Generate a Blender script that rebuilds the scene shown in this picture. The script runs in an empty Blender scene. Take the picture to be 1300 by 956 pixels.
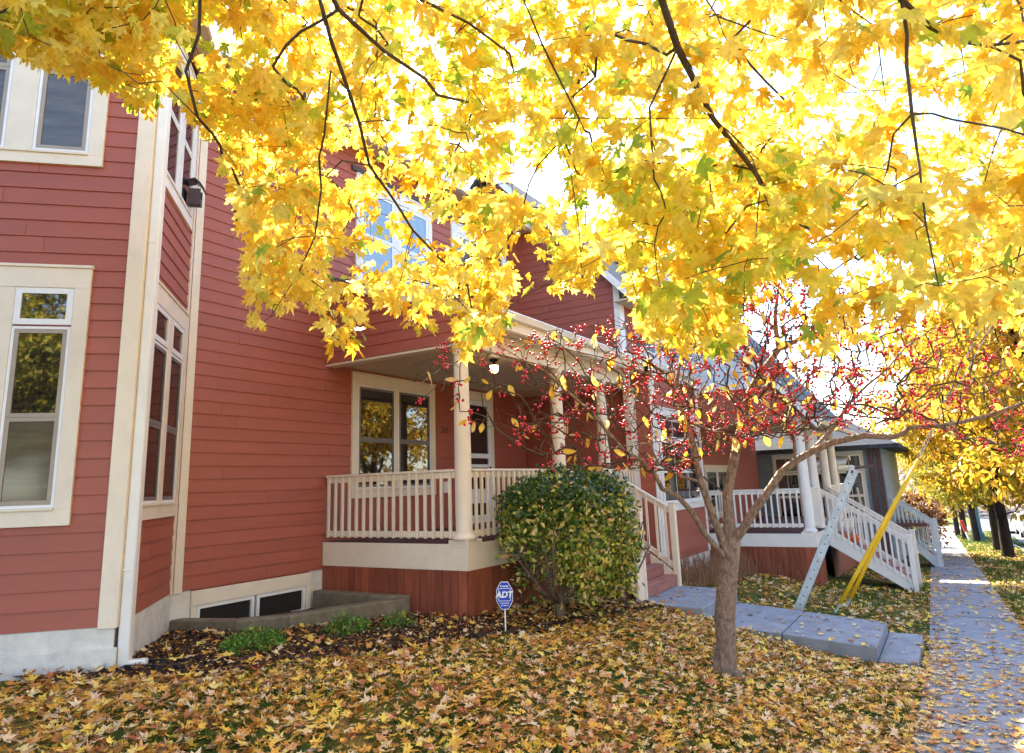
import bpy, math, random
import numpy as np
from mathutils import Vector, Matrix
random.seed(7); RNG = np.random.default_rng(7)
PI = math.pi
S = bpy.context.scene
COL = S.collection

# ------------------------------------------------------------------ camera
FPX, PITCH, ROLL, AZ = 881.8, math.radians(11.73), math.radians(-2.043), math.radians(31.37)
def _cam_axes():
    cp, sp = math.cos(PITCH), math.sin(PITCH)
    f = np.array([0, cp, sp]); r = np.array([1., 0, 0]); u = np.array([0, -sp, cp])
    cr, sr = math.cos(ROLL), math.sin(ROLL)
    r, u = r*cr + u*sr, -r*sr + u*cr
    def tw(v):
        x, y, z = v
        return np.array([x*math.sin(AZ)+y*math.cos(AZ), -x*math.cos(AZ)+y*math.sin(AZ), z])
    return tw(f), tw(r), tw(u)
CF, CR, CU = _cam_axes()
def at(px, py, d):
    """point seen at (px,py) of the 1300x956 photograph, d metres in front of the camera"""
    return CF*d + (px-650)*d/FPX*CR - (py-433)*d/FPX*CU
def proj(P):
    P = np.atleast_2d(P); z = P@CF
    return 650+FPX*(P@CR)/z, 433-FPX*(P@CU)/z, z

# ------------------------------------------------------------------ ground shape
GX = [-60, -30, 0, 8, 12, 22, 30, 50, 90, 200, 600]
GZ = [-0.3, -0.9, -1.92, -2.40, -2.62, -3.0, -3.3, -4.05, -5.0, -6.0, -7.0]
def gs(x): return float(np.interp(x, GX, GZ))
def off(x): return 0.024*min(max(x-12, 0), 90)
def sst(t): t = min(max(t, 0), 1); return t*t*(3-2*t)
def ground(x, y):
    yr = y-off(x)
    R = float(np.interp(x, [-10, 0, 8, 12, 19, 40], [.4, .45, .62, .66, .5, .35]))
    z = gs(x) + R*sst((yr-.75)/4.3)
    if yr < -2.95: z -= .16
    if yr < -11.2: z += .16
    return z

# ------------------------------------------------------------------ materials
def mat(name, base, rough=.7, var=.0, scale=(4, 4, 4), bump=0., bscale=None, bdist=.01, spec=.4, island=0., metal=0., coat=0., dirt=None, dirt_amt=.0, dirt_scale=1.5):
    m = bpy.data.materials.new(name); m.use_nodes = True
    nt = m.node_tree; n = nt.nodes; l = nt.links
    b = n['Principled BSDF']
    b.inputs['Roughness'].default_value = rough
    b.inputs['Specular IOR Level'].default_value = spec
    b.inputs['Metallic'].default_value = metal
    b.inputs['Coat Weight'].default_value = coat
    tc = n.new('ShaderNodeTexCoord')
    mp = n.new('ShaderNodeMapping'); mp.inputs['Scale'].default_value = scale
    l.new(tc.outputs['Object'], mp.inputs['Vector'])
    nz = n.new('ShaderNodeTexNoise'); nz.inputs['Scale'].default_value = 1; nz.inputs['Detail'].default_value = 6; nz.inputs['Roughness'].default_value = .65
    l.new(mp.outputs['Vector'], nz.inputs['Vector'])
    hsv = n.new('ShaderNodeHueSaturation')
    hsv.inputs['Color'].default_value = (*base, 1)
    mr = n.new('ShaderNodeMapRange'); mr.inputs['From Min'].default_value = .3; mr.inputs['From Max'].default_value = .7
    mr.inputs['To Min'].default_value = 1-var; mr.inputs['To Max'].default_value = 1+var
    l.new(nz.outputs['Fac'], mr.inputs['Value'])
    val = mr.outputs['Result']
    if island:
        g = n.new('ShaderNodeNewGeometry')
        m2 = n.new('ShaderNodeMapRange'); m2.inputs['To Min'].default_value = 1-island; m2.inputs['To Max'].default_value = 1+island
        l.new(g.outputs['Random Per Island'], m2.inputs['Value'])
        mm = n.new('ShaderNodeMath'); mm.operation = 'MULTIPLY'
        l.new(val, mm.inputs[0]); l.new(m2.outputs['Result'], mm.inputs[1]); val = mm.outputs[0]
    l.new(val, hsv.inputs['Value'])
    out = hsv.outputs['Color']
    if dirt:
        dn = n.new('ShaderNodeTexNoise'); dn.inputs['Scale'].default_value = dirt_scale; dn.inputs['Detail'].default_value = 8; dn.inputs['Roughness'].default_value = .7
        l.new(tc.outputs['Object'], dn.inputs['Vector'])
        dr = n.new('ShaderNodeMapRange'); dr.inputs['From Min'].default_value = .5; dr.inputs['From Max'].default_value = .75; dr.inputs['To Max'].default_value = dirt_amt
        l.new(dn.outputs['Fac'], dr.inputs['Value'])
        mx = n.new('ShaderNodeMix'); mx.data_type = 'RGBA'
        l.new(dr.outputs['Result'], mx.inputs['Factor']); l.new(out, mx.inputs['A']); mx.inputs['B'].default_value = (*dirt, 1)
        out = mx.outputs['Result']
    l.new(out, b.inputs['Base Color'])
    if bump:
        bz = nz
        if bscale:
            mp2 = n.new('ShaderNodeMapping'); mp2.inputs['Scale'].default_value = bscale
            l.new(tc.outputs['Object'], mp2.inputs['Vector'])
            bz = n.new('ShaderNodeTexNoise'); bz.inputs['Scale'].default_value = 1; bz.inputs['Detail'].default_value = 5
            l.new(mp2.outputs['Vector'], bz.inputs['Vector'])
        bp = n.new('ShaderNodeBump'); bp.inputs['Strength'].default_value = bump; bp.inputs['Distance'].default_value = bdist
        l.new(bz.outputs['Fac'], bp.inputs['Height']); l.new(bp.outputs['Normal'], b.inputs['Normal'])
    return m

def leaf_mat(name, stops, trans=.5, rough=.45, spec=.35, bright=1.0, veins=True):
    m = bpy.data.materials.new(name); m.use_nodes = True
    nt = m.node_tree; n = nt.nodes; l = nt.links
    b = n['Principled BSDF']; o = n['Material Output']
    g = n.new('ShaderNodeNewGeometry')
    cr = n.new('ShaderNodeValToRGB')
    while len(cr.color_ramp.elements) < len(stops): cr.color_ramp.elements.new(.5)
    for e, (p, c) in zip(cr.color_ramp.elements, stops): e.position = p; e.color = (*[min(1, v*bright) for v in c], 1)
    l.new(g.outputs['Random Per Island'], cr.inputs['Fac'])
    tc = n.new('ShaderNodeTexCoord'); nz = n.new('ShaderNodeTexNoise'); nz.inputs['Scale'].default_value = 35; nz.inputs['Detail'].default_value = 4
    l.new(tc.outputs['Object'], nz.inputs['Vector'])
    mr = n.new('ShaderNodeMapRange'); mr.inputs['From Min'].default_value = .3; mr.inputs['From Max'].default_value = .7; mr.inputs['To Min'].default_value = .8; mr.inputs['To Max'].default_value = 1.12
    l.new(nz.outputs['Fac'], mr.inputs['Value'])
    h = n.new('ShaderNodeHueSaturation'); l.new(cr.outputs['Color'], h.inputs['Color']); l.new(mr.outputs['Result'], h.inputs['Value'])
    n2 = n.new('ShaderNodeTexNoise'); n2.inputs['Scale'].default_value = 90; n2.inputs['Detail'].default_value = 3
    l.new(tc.outputs['Object'], n2.inputs['Vector'])
    m3 = n.new('ShaderNodeMapRange'); m3.inputs['From Min'].default_value = .64; m3.inputs['From Max'].default_value = .74; m3.inputs['To Max'].default_value = .6
    l.new(n2.outputs['Fac'], m3.inputs['Value'])
    mxc = n.new('ShaderNodeMix'); mxc.data_type = 'RGBA'; l.new(m3.outputs['Result'], mxc.inputs['Factor']); l.new(h.outputs['Color'], mxc.inputs['A']); mxc.inputs['B'].default_value = (.30, .14, .03, 1)
    class _H: outputs = {'Color': mxc.outputs['Result']}
    h = _H
    l.new(h.outputs['Color'], b.inputs['Base Color'])
    b.inputs['Roughness'].default_value = rough; b.inputs['Specular IOR Level'].default_value = spec
    t = n.new('ShaderNodeBsdfTranslucent'); l.new(h.outputs['Color'], t.inputs['Color'])
    mx = n.new('ShaderNodeMixShader'); mx.inputs[0].default_value = trans
    l.new(b.outputs[0], mx.inputs[1]); l.new(t.outputs[0], mx.inputs[2]); l.new(mx.outputs[0], o.inputs['Surface'])
    return m

M = {}
M['siding'] = mat('siding_paint', (.36, .093, .058), .55, .05, (1.2, 1.2, 9), .10, (3, 3, 60), .002, .45, .05, dirt=(.30, .09, .08), dirt_amt=.35, dirt_scale=.9)
M['siding_pale'] = mat('pale_siding_paint', (.60, .70, .80), .5, .05, (1, 1, 20), .2, (2, 2, 60), .003)
M['siding_slate'] = mat('slate_siding_paint', (.20, .28, .38), .5, .12, (1, 1, 10), .2, (2, 2, 60), .003, island=.1)
M['trim'] = mat('cream_trim_paint', (.77, .665, .54), .45, .06, (3, 3, 3), .12, (3, 3, 60), .002, .4, .03, dirt=(.5, .4, .29), dirt_amt=.25, dirt_scale=2.2)
M['trim_white'] = mat('white_trim_paint', (.78, .75, .72), .42, .05, (3, 3, 3), .12, (3, 3, 60), .002, .4, .03, dirt=(.5, .48, .46), dirt_amt=.25, dirt_scale=2.2)
M['sash'] = mat('white_vinyl', (.80, .79, .80), .3, .03, (3, 3, 3))
M['sash_taupe'] = mat('taupe_screen_frame', (.36, .29, .23), .4, .05, (5, 5, 5))
M['sash_grey'] = mat('grey_screen_frame', (.16, .15, .15), .4, .05, (5, 5, 5))
M['found'] = mat('painted_concrete', (.70, .66, .61), .85, .12, (5, 5, 5), .6, (40, 40, 40), .006, .2, dirt=(.32, .30, .28), dirt_amt=.6, dirt_scale=3)
M['conc'] = mat('pavement_concrete', (.25, .27, .32), .9, .2, (3, 3, 3), .4, (70, 70, 70), .004, .2, dirt=(.17, .165, .16), dirt_amt=.8, dirt_scale=2.2)
M['oldconc'] = mat('weathered_concrete', (.21, .17, .12), .92, .25, (6, 6, 6), .9, (45, 45, 45), .008, .2, dirt=(.09, .085, .06), dirt_amt=.7, dirt_scale=4)
M['skirt'] = mat('stained_redwood', (.27, .072, .038), .65, .28, (14, 14, 2.2), .4, (50, 50, 4), .004, .3, .22)
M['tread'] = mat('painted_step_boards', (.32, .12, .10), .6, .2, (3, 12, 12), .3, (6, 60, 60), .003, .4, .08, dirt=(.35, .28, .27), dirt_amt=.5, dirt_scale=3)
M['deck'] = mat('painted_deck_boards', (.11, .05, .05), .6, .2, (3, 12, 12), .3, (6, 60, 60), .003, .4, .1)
M['soffit'] = mat('beige_soffit_boards', (.60, .50, .38), .6, .05, (3, 3, 3))
M['shingle'] = mat('asphalt_shingles', (.10, .13, .15), .9, .3, (9, 9, 9), .7, (60, 60, 60), .01, .2, .2)
M['shingle_dark'] = mat('dark_shingles', (.05, .06, .08), .9, .3, (9, 9, 9), .7, (60, 60, 60), .01, .2, .2)
M['bark'] = mat('maple_bark', (.10, .068, .048), .85, .35, (9, 9, 3), 1.0, (34, 34, 9), .02, .2)
M['bark_dark'] = mat('dark_bark', (.03, .024, .022), .9, .35, (5, 5, 2), 1.0, (24, 24, 6), .03, .15)
M['bark_apple'] = mat('crabapple_bark', (.25, .18, .145), .7, .6, (34, 34, 12), 1.0, (60, 60, 40), .018, .3, dirt=(.09, .05, .04), dirt_amt=1, dirt_scale=13)
M['twig'] = mat('shrub_twigs', (.13, .09, .065), .8, .3, (9, 9, 9))
M['mulch'] = mat('bark_mulch', (.085, .045, .03), .95, .5, (30, 30, 30), 1., (60, 60, 60), .02, .2, .4)
M['berry'] = mat('red_berries', (.60, .010, .030), .22, .2, (30, 30, 30), spec=.6, island=.35)
M['black'] = mat('black_plastic', (.015, .015, .017), .35, .1, (8, 8, 8))
M['galv'] = mat('galvanised_steel', (.50, .57, .64), .5, .2, (9, 9, 9), .3, (30, 30, 30), .003, .5, metal=.1, dirt=(.28, .28, .28), dirt_amt=.5, dirt_scale=8)
M['yellow'] = mat('yellow_plastic', (.86, .52, .02), .4, .08, (5, 5, 5), dirt=(.4, .25, .05), dirt_amt=.3, dirt_scale=8)
M['blue_sign'] = mat('blue_sign_face', (.012, .05, .48), .35, .03, (5, 5, 5))
M['sign_white'] = mat('sign_lettering', (.80, .82, .84), .4, .02, (5, 5, 5))
M['asphalt'] = mat('road_asphalt', (.11, .115, .13), .9, .15, (2, 2, 2), .4, (60, 60, 60), .006, .25, dirt=(.07, .07, .075), dirt_amt=.6, dirt_scale=.6)
M['pumpkin'] = mat('pumpkin_skin', (.65, .14, .02), .4, .12, (9, 9, 9))
M['rubber'] = mat('tyre_rubber', (.02, .02, .02), .8, .1, (9, 9, 9))
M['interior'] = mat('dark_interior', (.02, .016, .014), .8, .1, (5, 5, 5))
M['red_paint'] = mat('red_paint', (.5, .02, .02), .4, .05, (5, 5, 5))
M['teal_paint'] = mat('teal_painted_metal', (.10, .24, .30), .5, .1, (5, 5, 5))
M['brown_post'] = mat('brown_posts', (.09, .06, .07), .7, .2, (5, 5, 5))
M['lampglass'] = None
def glass(name, base, ior=2.2, rough=.02, wav=.25, sc=(3, 3, 3), var=.15):
    m = mat(name, base, rough, var, sc, wav, (1.1, 1.1, 1.1), .004, .5)
    b = m.node_tree.nodes['Principled BSDF']; b.inputs['IOR'].default_value = ior
    return m
M['glass'] = glass('window_glass', (.012, .012, .014))
M['glass_dark'] = glass('dim_window_glass', (.010, .010, .012), 1.5, .03)
M['glass_screen'] = glass('screened_window_glass', (.085, .068, .05), 1.6, .09, .12, (1.5, 1.5, 9), .45)
M['glass_sky'] = glass('sky_tinted_window_glass', (.13, .20, .27), 2.3, .04)  # blue of the reflected sky put into the base colour
M['carpaint_blue'] = mat('blue_car_paint', (.03, .08, .3), .3, .02, (3, 3, 3), coat=.6)
M['carpaint_dark'] = mat('black_car_paint', (.015, .018, .022), .3, .02, (3, 3, 3), coat=.6)
M['carpaint_silver'] = mat('silver_car_paint', (.45, .47, .5), .3, .02, (3, 3, 3), coat=.6)
def emit(name, c, s):
    m = bpy.data.materials.new(name); m.use_nodes = True
    b = m.node_tree.nodes['Principled BSDF']; b.inputs['Base Color'].default_value = (*c, 1)
    b.inputs['Emission Color'].default_value = (*c, 1); b.inputs['Emission Strength'].default_value = s
    return m
M['lampglass'] = emit('lit_lamp_glass', (1, .66, .34), 1.6)

# ground material: lawn soil / mulch bed by position
def ground_mat():
    m = bpy.data.materials.new('lawn_soil_and_grass'); m.use_nodes = True
    nt = m.node_tree; n = nt.nodes; l = nt.links; b = n['Principled BSDF']; b.inputs['Roughness'].default_value = .95; b.inputs['Specular IOR Level'].default_value = .15
    tc = n.new('ShaderNodeTexCoord')
    a = n.new('ShaderNodeTexNoise'); a.inputs['Scale'].default_value = 1.6; a.inputs['Detail'].default_value = 8
    f = n.new('ShaderNodeTexNoise'); f.inputs['Scale'].default_value = 55; f.inputs['Detail'].default_value = 6
    v = n.new('ShaderNodeTexVoronoi'); v.inputs['Scale'].default_value = 9
    for q in (a, f, v): l.new(tc.outputs['Object'], q.inputs['Vector'])
    r1 = n.new('ShaderNodeValToRGB'); e = r1.color_ramp.elements
    e[0].position = .3; e[0].color = (.035, .05, .012, 1); e[1].position = .72; e[1].color = (.10, .15, .03, 1)
    l.new(f.outputs['Fac'], r1.inputs['Fac'])
    r2 = n.new('ShaderNodeValToRGB'); e = r2.color_ramp.elements
    e[0].position = .1; e[0].color = (.30, .17, .03, 1); e[1].position = .9; e[1].color = (.42, .27, .10, 1)
    l.new(v.outputs['Color'], r2.inputs['Fac'])
    # faded litter colour far from the near lawn where single leaves are not built
    mx = n.new('ShaderNodeMix'); mx.data_type = 'RGBA'
    mr = n.new('ShaderNodeMapRange'); mr.inputs['From Min'].default_value = .42; mr.inputs['From Max'].default_value = .6; mr.inputs['To Max'].default_value = .55
    l.new(a.outputs['Fac'], mr.inputs['Value']); l.new(mr.outputs['Result'], mx.inputs['Factor'])
    l.new(r1.outputs['Color'], mx.inputs['A']); l.new(r2.outputs['Color'], mx.inputs['B'])
    l.new(mx.outputs['Result'], b.inputs['Base Color'])
    bp = n.new('ShaderNodeBump'); bp.inputs['Strength'].default_value = .8; bp.inputs['Distance'].default_value = .03
    l.new(f.outputs['Fac'], bp.inputs['Height']); l.new(bp.outputs['Normal'], b.inputs['Normal'])
    return m
M['ground'] = ground_mat()

# ------------------------------------------------------------------ mesh builder
class MB:
    def __init__(s): s.v = []; s.f = []
    def add(s, vs, fs):
        o = len(s.v); s.v += [tuple(p) for p in vs]; s.f += [tuple(i+o for i in f) for f in fs]
    def box(s, x0, x1, y0, y1, z0, z1, F=None):
        vs = [(x0, y0, z0), (x1, y0, z0), (x1, y1, z0), (x0, y1, z0), (x0, y0, z1), (x1, y0, z1), (x1, y1, z1), (x0, y1, z1)]
        if F: vs = [F(*p) for p in vs]
        s.add(vs, [(0, 3, 2, 1), (4, 5, 6, 7), (0, 1, 5, 4), (1, 2, 6, 5), (2, 3, 7, 6), (3, 0, 4, 7)])
    def prism(s, poly, axis_vec, F=None):
        """poly: list of 3d points, extruded along axis_vec"""
        n = len(poly); a = Vector(axis_vec)
        vs = [Vector(p) for p in poly]+[Vector(p)+a for p in poly]
        s.add(vs, [tuple(range(n))[::-1], tuple(range(n, 2*n))]+[(i, (i+1) % n, n+(i+1) % n, n+i) for i in range(n)])
    def bar(s, p, q, w, h, up=(0, 0, 1)):
        p, q = Vector(p), Vector(q); d = (q-p).normalized(); up = Vector(up)
        sd = d.cross(up).normalized(); u2 = sd.cross(d).normalized()
        vs = []
        for c in (p, q):
            for a, b in ((-1, -1), (1, -1), (1, 1), (-1, 1)): vs.append(c+sd*a*w/2+u2*b*h/2)
        s.add(vs, [(0, 1, 2, 3), (7, 6, 5, 4), (0, 4, 5, 1), (1, 5, 6, 2), (2, 6, 7, 3), (3, 7, 4, 0)])
    def tube(s, pts, rad, n=8, cap=True):
        pts = [Vector(p) for p in pts]; vs = []; fs = []
        prev = None
        for i, p in enumerate(pts):
            d = (pts[min(i+1, len(pts)-1)]-pts[max(i-1, 0)])
            d = d.normalized() if d.length > 1e-9 else Vector((0, 0, 1))
            if prev is None: a = d.orthogonal().normalized()
            else:
                a = prev-d*prev.dot(d); a = a.normalized() if a.length > 1e-6 else d.orthogonal().normalized()
            prev = a; b = d.cross(a); r = rad[i] if hasattr(rad, '__len__') else rad
            for k in range(n): t = 2*PI*k/n; vs.append(p+(a*math.cos(t)+b*math.sin(t))*r)
        for i in range(len(pts)-1):
            for k in range(n): fs.append((i*n+k, i*n+(k+1) % n, (i+1)*n+(k+1) % n, (i+1)*n+k))
        if cap: fs += [tuple(range(n))[::-1], tuple(range((len(pts)-1)*n, len(pts)*n))]
        s.add(vs, fs)
    def lathe(s, c, prof, n=20):
        vs = []; fs = []
        for r, z in prof:
            for k in range(n): t = 2*PI*k/n; vs.append((c[0]+r*math.cos(t), c[1]+r*math.sin(t), c[2]+z))
        for i in range(len(prof)-1):
            for k in range(n): fs.append((i*n+k, i*n+(k+1) % n, (i+1)*n+(k+1) % n, (i+1)*n+k))
        fs += [tuple(range(n))[::-1], tuple(range((len(prof)-1)*n, len(prof)*n))]
        s.add(vs, fs)
    def build(s, name, m, parent=None, smooth=False, bevel=0):
        me = bpy.data.meshes.new(name); me.from_pydata(s.v, [], s.f); me.update()
        o = bpy.data.objects.new(name, me); COL.objects.link(o)
        if m: me.materials.append(m)
        if smooth:
            me.polygons.foreach_set('use_smooth', [True]*len(me.polygons))
        if bevel:
            b = o.modifiers.new('bevel', 'BEVEL'); b.width = bevel; b.segments = 1; b.limit_method = 'ANGLE'
        if parent: par(o, parent)
        return o
def par(o, p):
    o.parent = p
    o.matrix_parent_inverse = Matrix.Identity(4)
    # meshes are written in world coordinates: take the parent's place off
    w = Vector((0, 0, 0)); q = p
    while q is not None: w += q.location; q = q.parent
    o.location = o.location - w
def tag(o, label, cat, group=None, kind=None):
    if label: o['label'] = label
    if cat: o['category'] = cat
    if group: o['group'] = group
    if kind: o['kind'] = kind
    return o
def empty(name, loc, label, cat, group=None):
    o = bpy.data.objects.new(name, None); COL.objects.link(o); o.location = loc; o.empty_display_size = .2
    return tag(o, label, cat, group)
def structure(o): o['kind'] = 'structure'; return o
def frame(O, ang):
    """local (u, v, z): u along the wall, v outwards (to the right of u), z absolute"""
    c, s_ = math.cos(ang), math.sin(ang)
    return lambda u, v, z: (O[0]+u*c+v*s_, O[1]+u*s_-v*c, z)

# fast polygon soup of leaves
def leaf_mesh(name, P, T, N, size, outline, m, parent=None, fold=.18, droop=.15, center=True):
    P, T, N = [np.asarray(a, float) for a in (P, T, N)]; size = np.asarray(size, float)
    T /= np.linalg.norm(T, axis=1)[:, None]+1e-9
    B = np.cross(N, T); B /= np.linalg.norm(B, axis=1)[:, None]+1e-9
    N = np.cross(T, B)
    o = np.asarray(outline, float); k = len(o)
    xs, ys = o[:, 0], o[:, 1]
    n = len(P)
    wob = 1+RNG.normal(0, .06, (n, k))
    dr_ = droop*RNG.normal(1, .9, (n, 1)); fo_ = fold*RNG.normal(1, 1.0, (n, 1)); tw_ = RNG.normal(0, .22, (n, 1))
    hw = -dr_*(ys**2+xs**2)[None]+fo_*np.abs(xs)[None]+tw_*(xs*ys)[None]+RNG.normal(0, .045, (n, k))
    V = P[:, None, :]+size[:, None, None]*(B[:, None, :]*(xs*wob)[:, :, None]+T[:, None, :]*(ys*wob)[:, :, None]+N[:, None, :]*hw[:, :, None])
    if center:
        c = P+size[:, None]*T*.30
        V = np.concatenate([V, c[:, None, :]], 1); kk = k+1
        base = (np.arange(n)*kk)[:, None]
        idx = np.arange(k)
        tri = np.stack([np.full(k, k), idx, (idx+1) % k], 1)
        F = (base[:, :, None]+tri[None]).reshape(-1)
        nf = n*k; ls = np.arange(nf)*3; lt = np.full(nf, 3)
    else:
        kk = k; F = (np.arange(n*k)); nf = n; ls = np.arange(n)*k; lt = np.full(n, k)
    me = bpy.data.meshes.new(name)
    me.vertices.add(n*kk); me.vertices.foreach_set('co', V.reshape(-1))
    me.loops.add(len(F)); me.loops.foreach_set('vertex_index', F.astype(np.int32))
    me.polygons.add(nf); me.polygons.foreach_set('loop_start', ls.astype(np.int32)); me.polygons.foreach_set('loop_total', lt.astype(np.int32))
    me.update(calc_edges=True); me.validate()
    ob = bpy.data.objects.new(name, me); COL.objects.link(ob); me.materials.append(m)
    if parent: par(ob, parent)
    return ob
def _polar(lst):
    h = [(r*math.sin(math.radians(a)), r*math.cos(math.radians(a))+.30) for a, r in lst]
    return h+[(-x, y) for x, y in h[::-1] if abs(x) > 1e-6]
MAPLE = _polar([(0, .72), (11, .47), (19, .46), (27, .27), (40, .55), (50, .68), (60, .46), (74, .46), (86, .30), (98, .46), (110, .50), (128, .33), (155, .28), (180, .20)])
MAPLE_S = _polar([(0, .70), (26, .28), (48, .66), (78, .30), (108, .50), (150, .28), (180, .22)])
OVAL = [(0, 0), (.16, .2), (.22, .45), (.15, .75), (0, 1), (-.15, .75), (-.22, .45), (-.16, .2)]
SMALL = [(0, 0), (.25, .35), (.2, .7), (0, 1), (-.2, .7), (-.25, .35)]

# ------------------------------------------------------------------ skeleton growth
def grow(nodes, parents, pts, w=.3, jit=.0):
    """attach every point to the node that keeps both the twig and the way to the trunk short"""
    nodes = [np.array(p, float) for p in nodes]; parents = list(parents)
    path = [0.]*len(nodes)
    for i in range(1, len(nodes)):
        path[i] = path[parents[i]]+np.linalg.norm(nodes[i]-nodes[parents[i]])
    pts = np.asarray(pts, float)
    order = np.argsort(np.linalg.norm(pts-nodes[0], axis=1))
    A = np.zeros((len(nodes)+6*len(pts), 3)); A[:len(nodes)] = nodes; PL = np.zeros(len(A)); PL[:len(nodes)] = path
    n = len(nodes); tips = []
    for i in order:
        p = pts[i]; d = np.linalg.norm(A[:n]-p, axis=1)
        j = int(np.argmin(d+w*PL[:n])); L = d[j]
        k = 5 if L > .9 else (3 if L > .35 else (1 if L > .15 else 0)); last = j; dv = RNG.normal(0, .05*L, 3)
        for q in range(k):
            t = (q+1)/(k+1); m_ = A[j]*(1-t)+p*t+(dv+RNG.normal(0, .022*L, 3))*math.sin(t*PI); m_[2] += .09*L*math.sin(t*PI)
            A[n] = m_; PL[n] = PL[last]+L/(k+1); parents.append(last); last = n; n += 1
        A[n] = p; PL[n] = PL[last]+L/(k+1); parents.append(last); tips.append(n); n += 1
    return A[:n], parents, tips
def radii(A, parents, tip=.003, ex=2.3, rmax=None):
    n = len(A); r = np.zeros(n); ch = [[] for _ in range(n)]
    for i in range(1, n): ch[parents[i]].append(i)
    for i in range(n-1, -1, -1):
        r[i] = tip if not ch[i] else (sum(r[c]**ex for c in ch[i]))**(1/ex)
    if rmax: r = np.minimum(r, rmax)
    return r, ch
def skin(mb, A, parents, r, ch, n=5, minr=0):
    """tubes along chains: follow the thickest child, start a new chain at every other"""
    seen = set()
    starts = [(None, 0)]
    while starts:
        a, b = starts.pop()
        chain = [] if a is None else [a]; rr = [] if a is None else [min(r[a], r[b]*1.15)]
        cur = b
        while True:
            chain.append(cur); rr.append(r[cur])
            if not ch[cur]: break
            c = sorted(ch[cur], key=lambda q: -r[q])
            for x in c[1:]: starts.append((cur, x))
            cur = c[0]
        if len(chain) > 1 and max(rr) >= minr:
            m_ = max(rr); mb.tube([A[i] for i in chain], rr, n if m_ < .03 else (8 if m_ < .08 else 14), cap=False)

# ------------------------------------------------------------------ world, sun
w = bpy.data.worlds.new('World'); S.world = w; w.use_nodes = True
SUN_EL, SUN_DIR = math.radians(39.8), math.atan2(.74, .67)     # direction TOWARDS the sun in world xy
nt = w.node_tree; sky = nt.nodes.new('ShaderNodeTexSky'); sky.sky_type = 'NISHITA'; sky.sun_disc = False
sky.sun_elevation = SUN_EL; sky.sun_rotation = PI/2-SUN_DIR; sky.dust_density = .7; sky.ozone_density = 2.0; sky.air_density = 1.0
nt.links.new(sky.outputs[0], nt.nodes['Background'].inputs[0]); nt.nodes['Background'].inputs[1].default_value = .125
sd = bpy.data.lights.new('sun', 'SUN'); sd.energy = 5; sd.angle = math.radians(.6); sd.color = (1, .87, .68)
so = bpy.data.objects.new('sun', sd); COL.objects.link(so)
sv = Vector((math.cos(SUN_EL)*math.cos(SUN_DIR), math.cos(SUN_EL)*math.sin(SUN_DIR), math.sin(SUN_EL)))
so.rotation_euler = sv.to_track_quat('Z', 'Y').to_euler(); so.location = sv*60

cd = bpy.data.cameras.new('camera'); co = bpy.data.objects.new('camera', cd); COL.objects.link(co); S.camera = co
cd.sensor_width = 36; cd.lens = FPX/1300*36; cd.shift_y = -45/1300; cd.clip_start = .05; cd.clip_end = 3000
mw = Matrix(((CR[0], CU[0], -CF[0], 0), (CR[1], CU[1], -CF[1], 0), (CR[2], CU[2], -CF[2], 0), (0, 0, 0, 1)))
co.matrix_world = mw
cd.dof.use_dof = False

# ------------------------------------------------------------------ ground, sidewalk, road
xs = [-400, -200, -100, -60, -40, -30, -20, -12]+list(np.arange(-8, 26, .4))+list(np.arange(26, 60, 1.5))+[62, 66, 72, 80, 90, 110, 140, 200, 300, 450, 700]
ys = [-500, -250, -120, -60, -30, -20, -14, -11.25, -11.2, -9, -6, -4, -2.98, -2.95, -2.6, -2, -1.4, -.8, -.3, .3]+list(np.arange(.6, 9.4, .3))+[10, 13, 18, 30, 60, 120, 300, 600]
mb = MB(); nx, ny = len(xs), len(ys)
for x in xs:
    for y in ys:
        zz = ground(x, y+off(x))
        if .8 < y < 9 and -2 < x < 26: zz += .02*math.sin(x*3.1+y*2.3)*math.sin(y*4.1-x)
        mb.v.append((x, y+off(x), zz))
for i in range(nx-1):
    for j in range(ny-1): mb.f.append((i*ny+j, (i+1)*ny+j, (i+1)*ny+j+1, i*ny+j+1))
structure(mb.build('ground', M['ground'], smooth=True))
# sidewalk slabs with joints
def slab_x(a, b):
    return [x for x in np.arange(a, b+1e-6, .5)]
mb = MB()
x = -12.0
while x < 58:
    x1 = x+1.5-.012
    for a in np.arange(x, x+1.45, .5):
        b = min(a+.5, x1)
        P = []
        dz = .028+.006*math.sin(x*7)
        for (q, yy) in ((a, -.78), (b, -.78), (b, .60), (a, .60)): P.append((q, yy+off(q), gs(q)+dz))
        Q = [(p[0], p[1], p[2]-.1) for p in P]
        fs = [(4, 5, 6, 7)]
        mb.add(Q+P, [(4, 5, 6, 7), (0, 1, 5, 4), (2, 3, 7, 6)]+([(3, 0, 4, 7)] if a == x else [])+([(1, 2, 6, 5)] if b == x1 else []))
    x += 1.5
structure(mb.build('sidewalk', M['conc']))
mb = MB()
rx = [v for v in xs if -60 <= v <= 140]
for a, b in zip(rx[:-1], rx[1:]):
    mb.add([(a, -11.18+off(a), gs(a)-.152), (b, -11.18+off(b), gs(b)-.152), (b, -3.0+off(b), gs(b)-.152), (a, -3.0+off(a), gs(a)-.152)], [(0, 1, 2, 3)])
structure(mb.build('road', M['asphalt']))
mb = MB()
for a, b in zip(rx[:-1], rx[1:]):
    for (y0, y1) in ((-3.12, -2.97), (-11.25, -11.1)):
        P = [(a, y0+off(a), gs(a)+.012), (b, y0+off(b), gs(b)+.012), (b, y1+off(b), gs(b)+.012), (a, y1+off(a), gs(a)+.012)]
        mb.add([(p[0], p[1], p[2]-.3) for p in P]+P, [(4, 5, 6, 7), (0, 1, 5, 4), (2, 3, 7, 6)])
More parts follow.
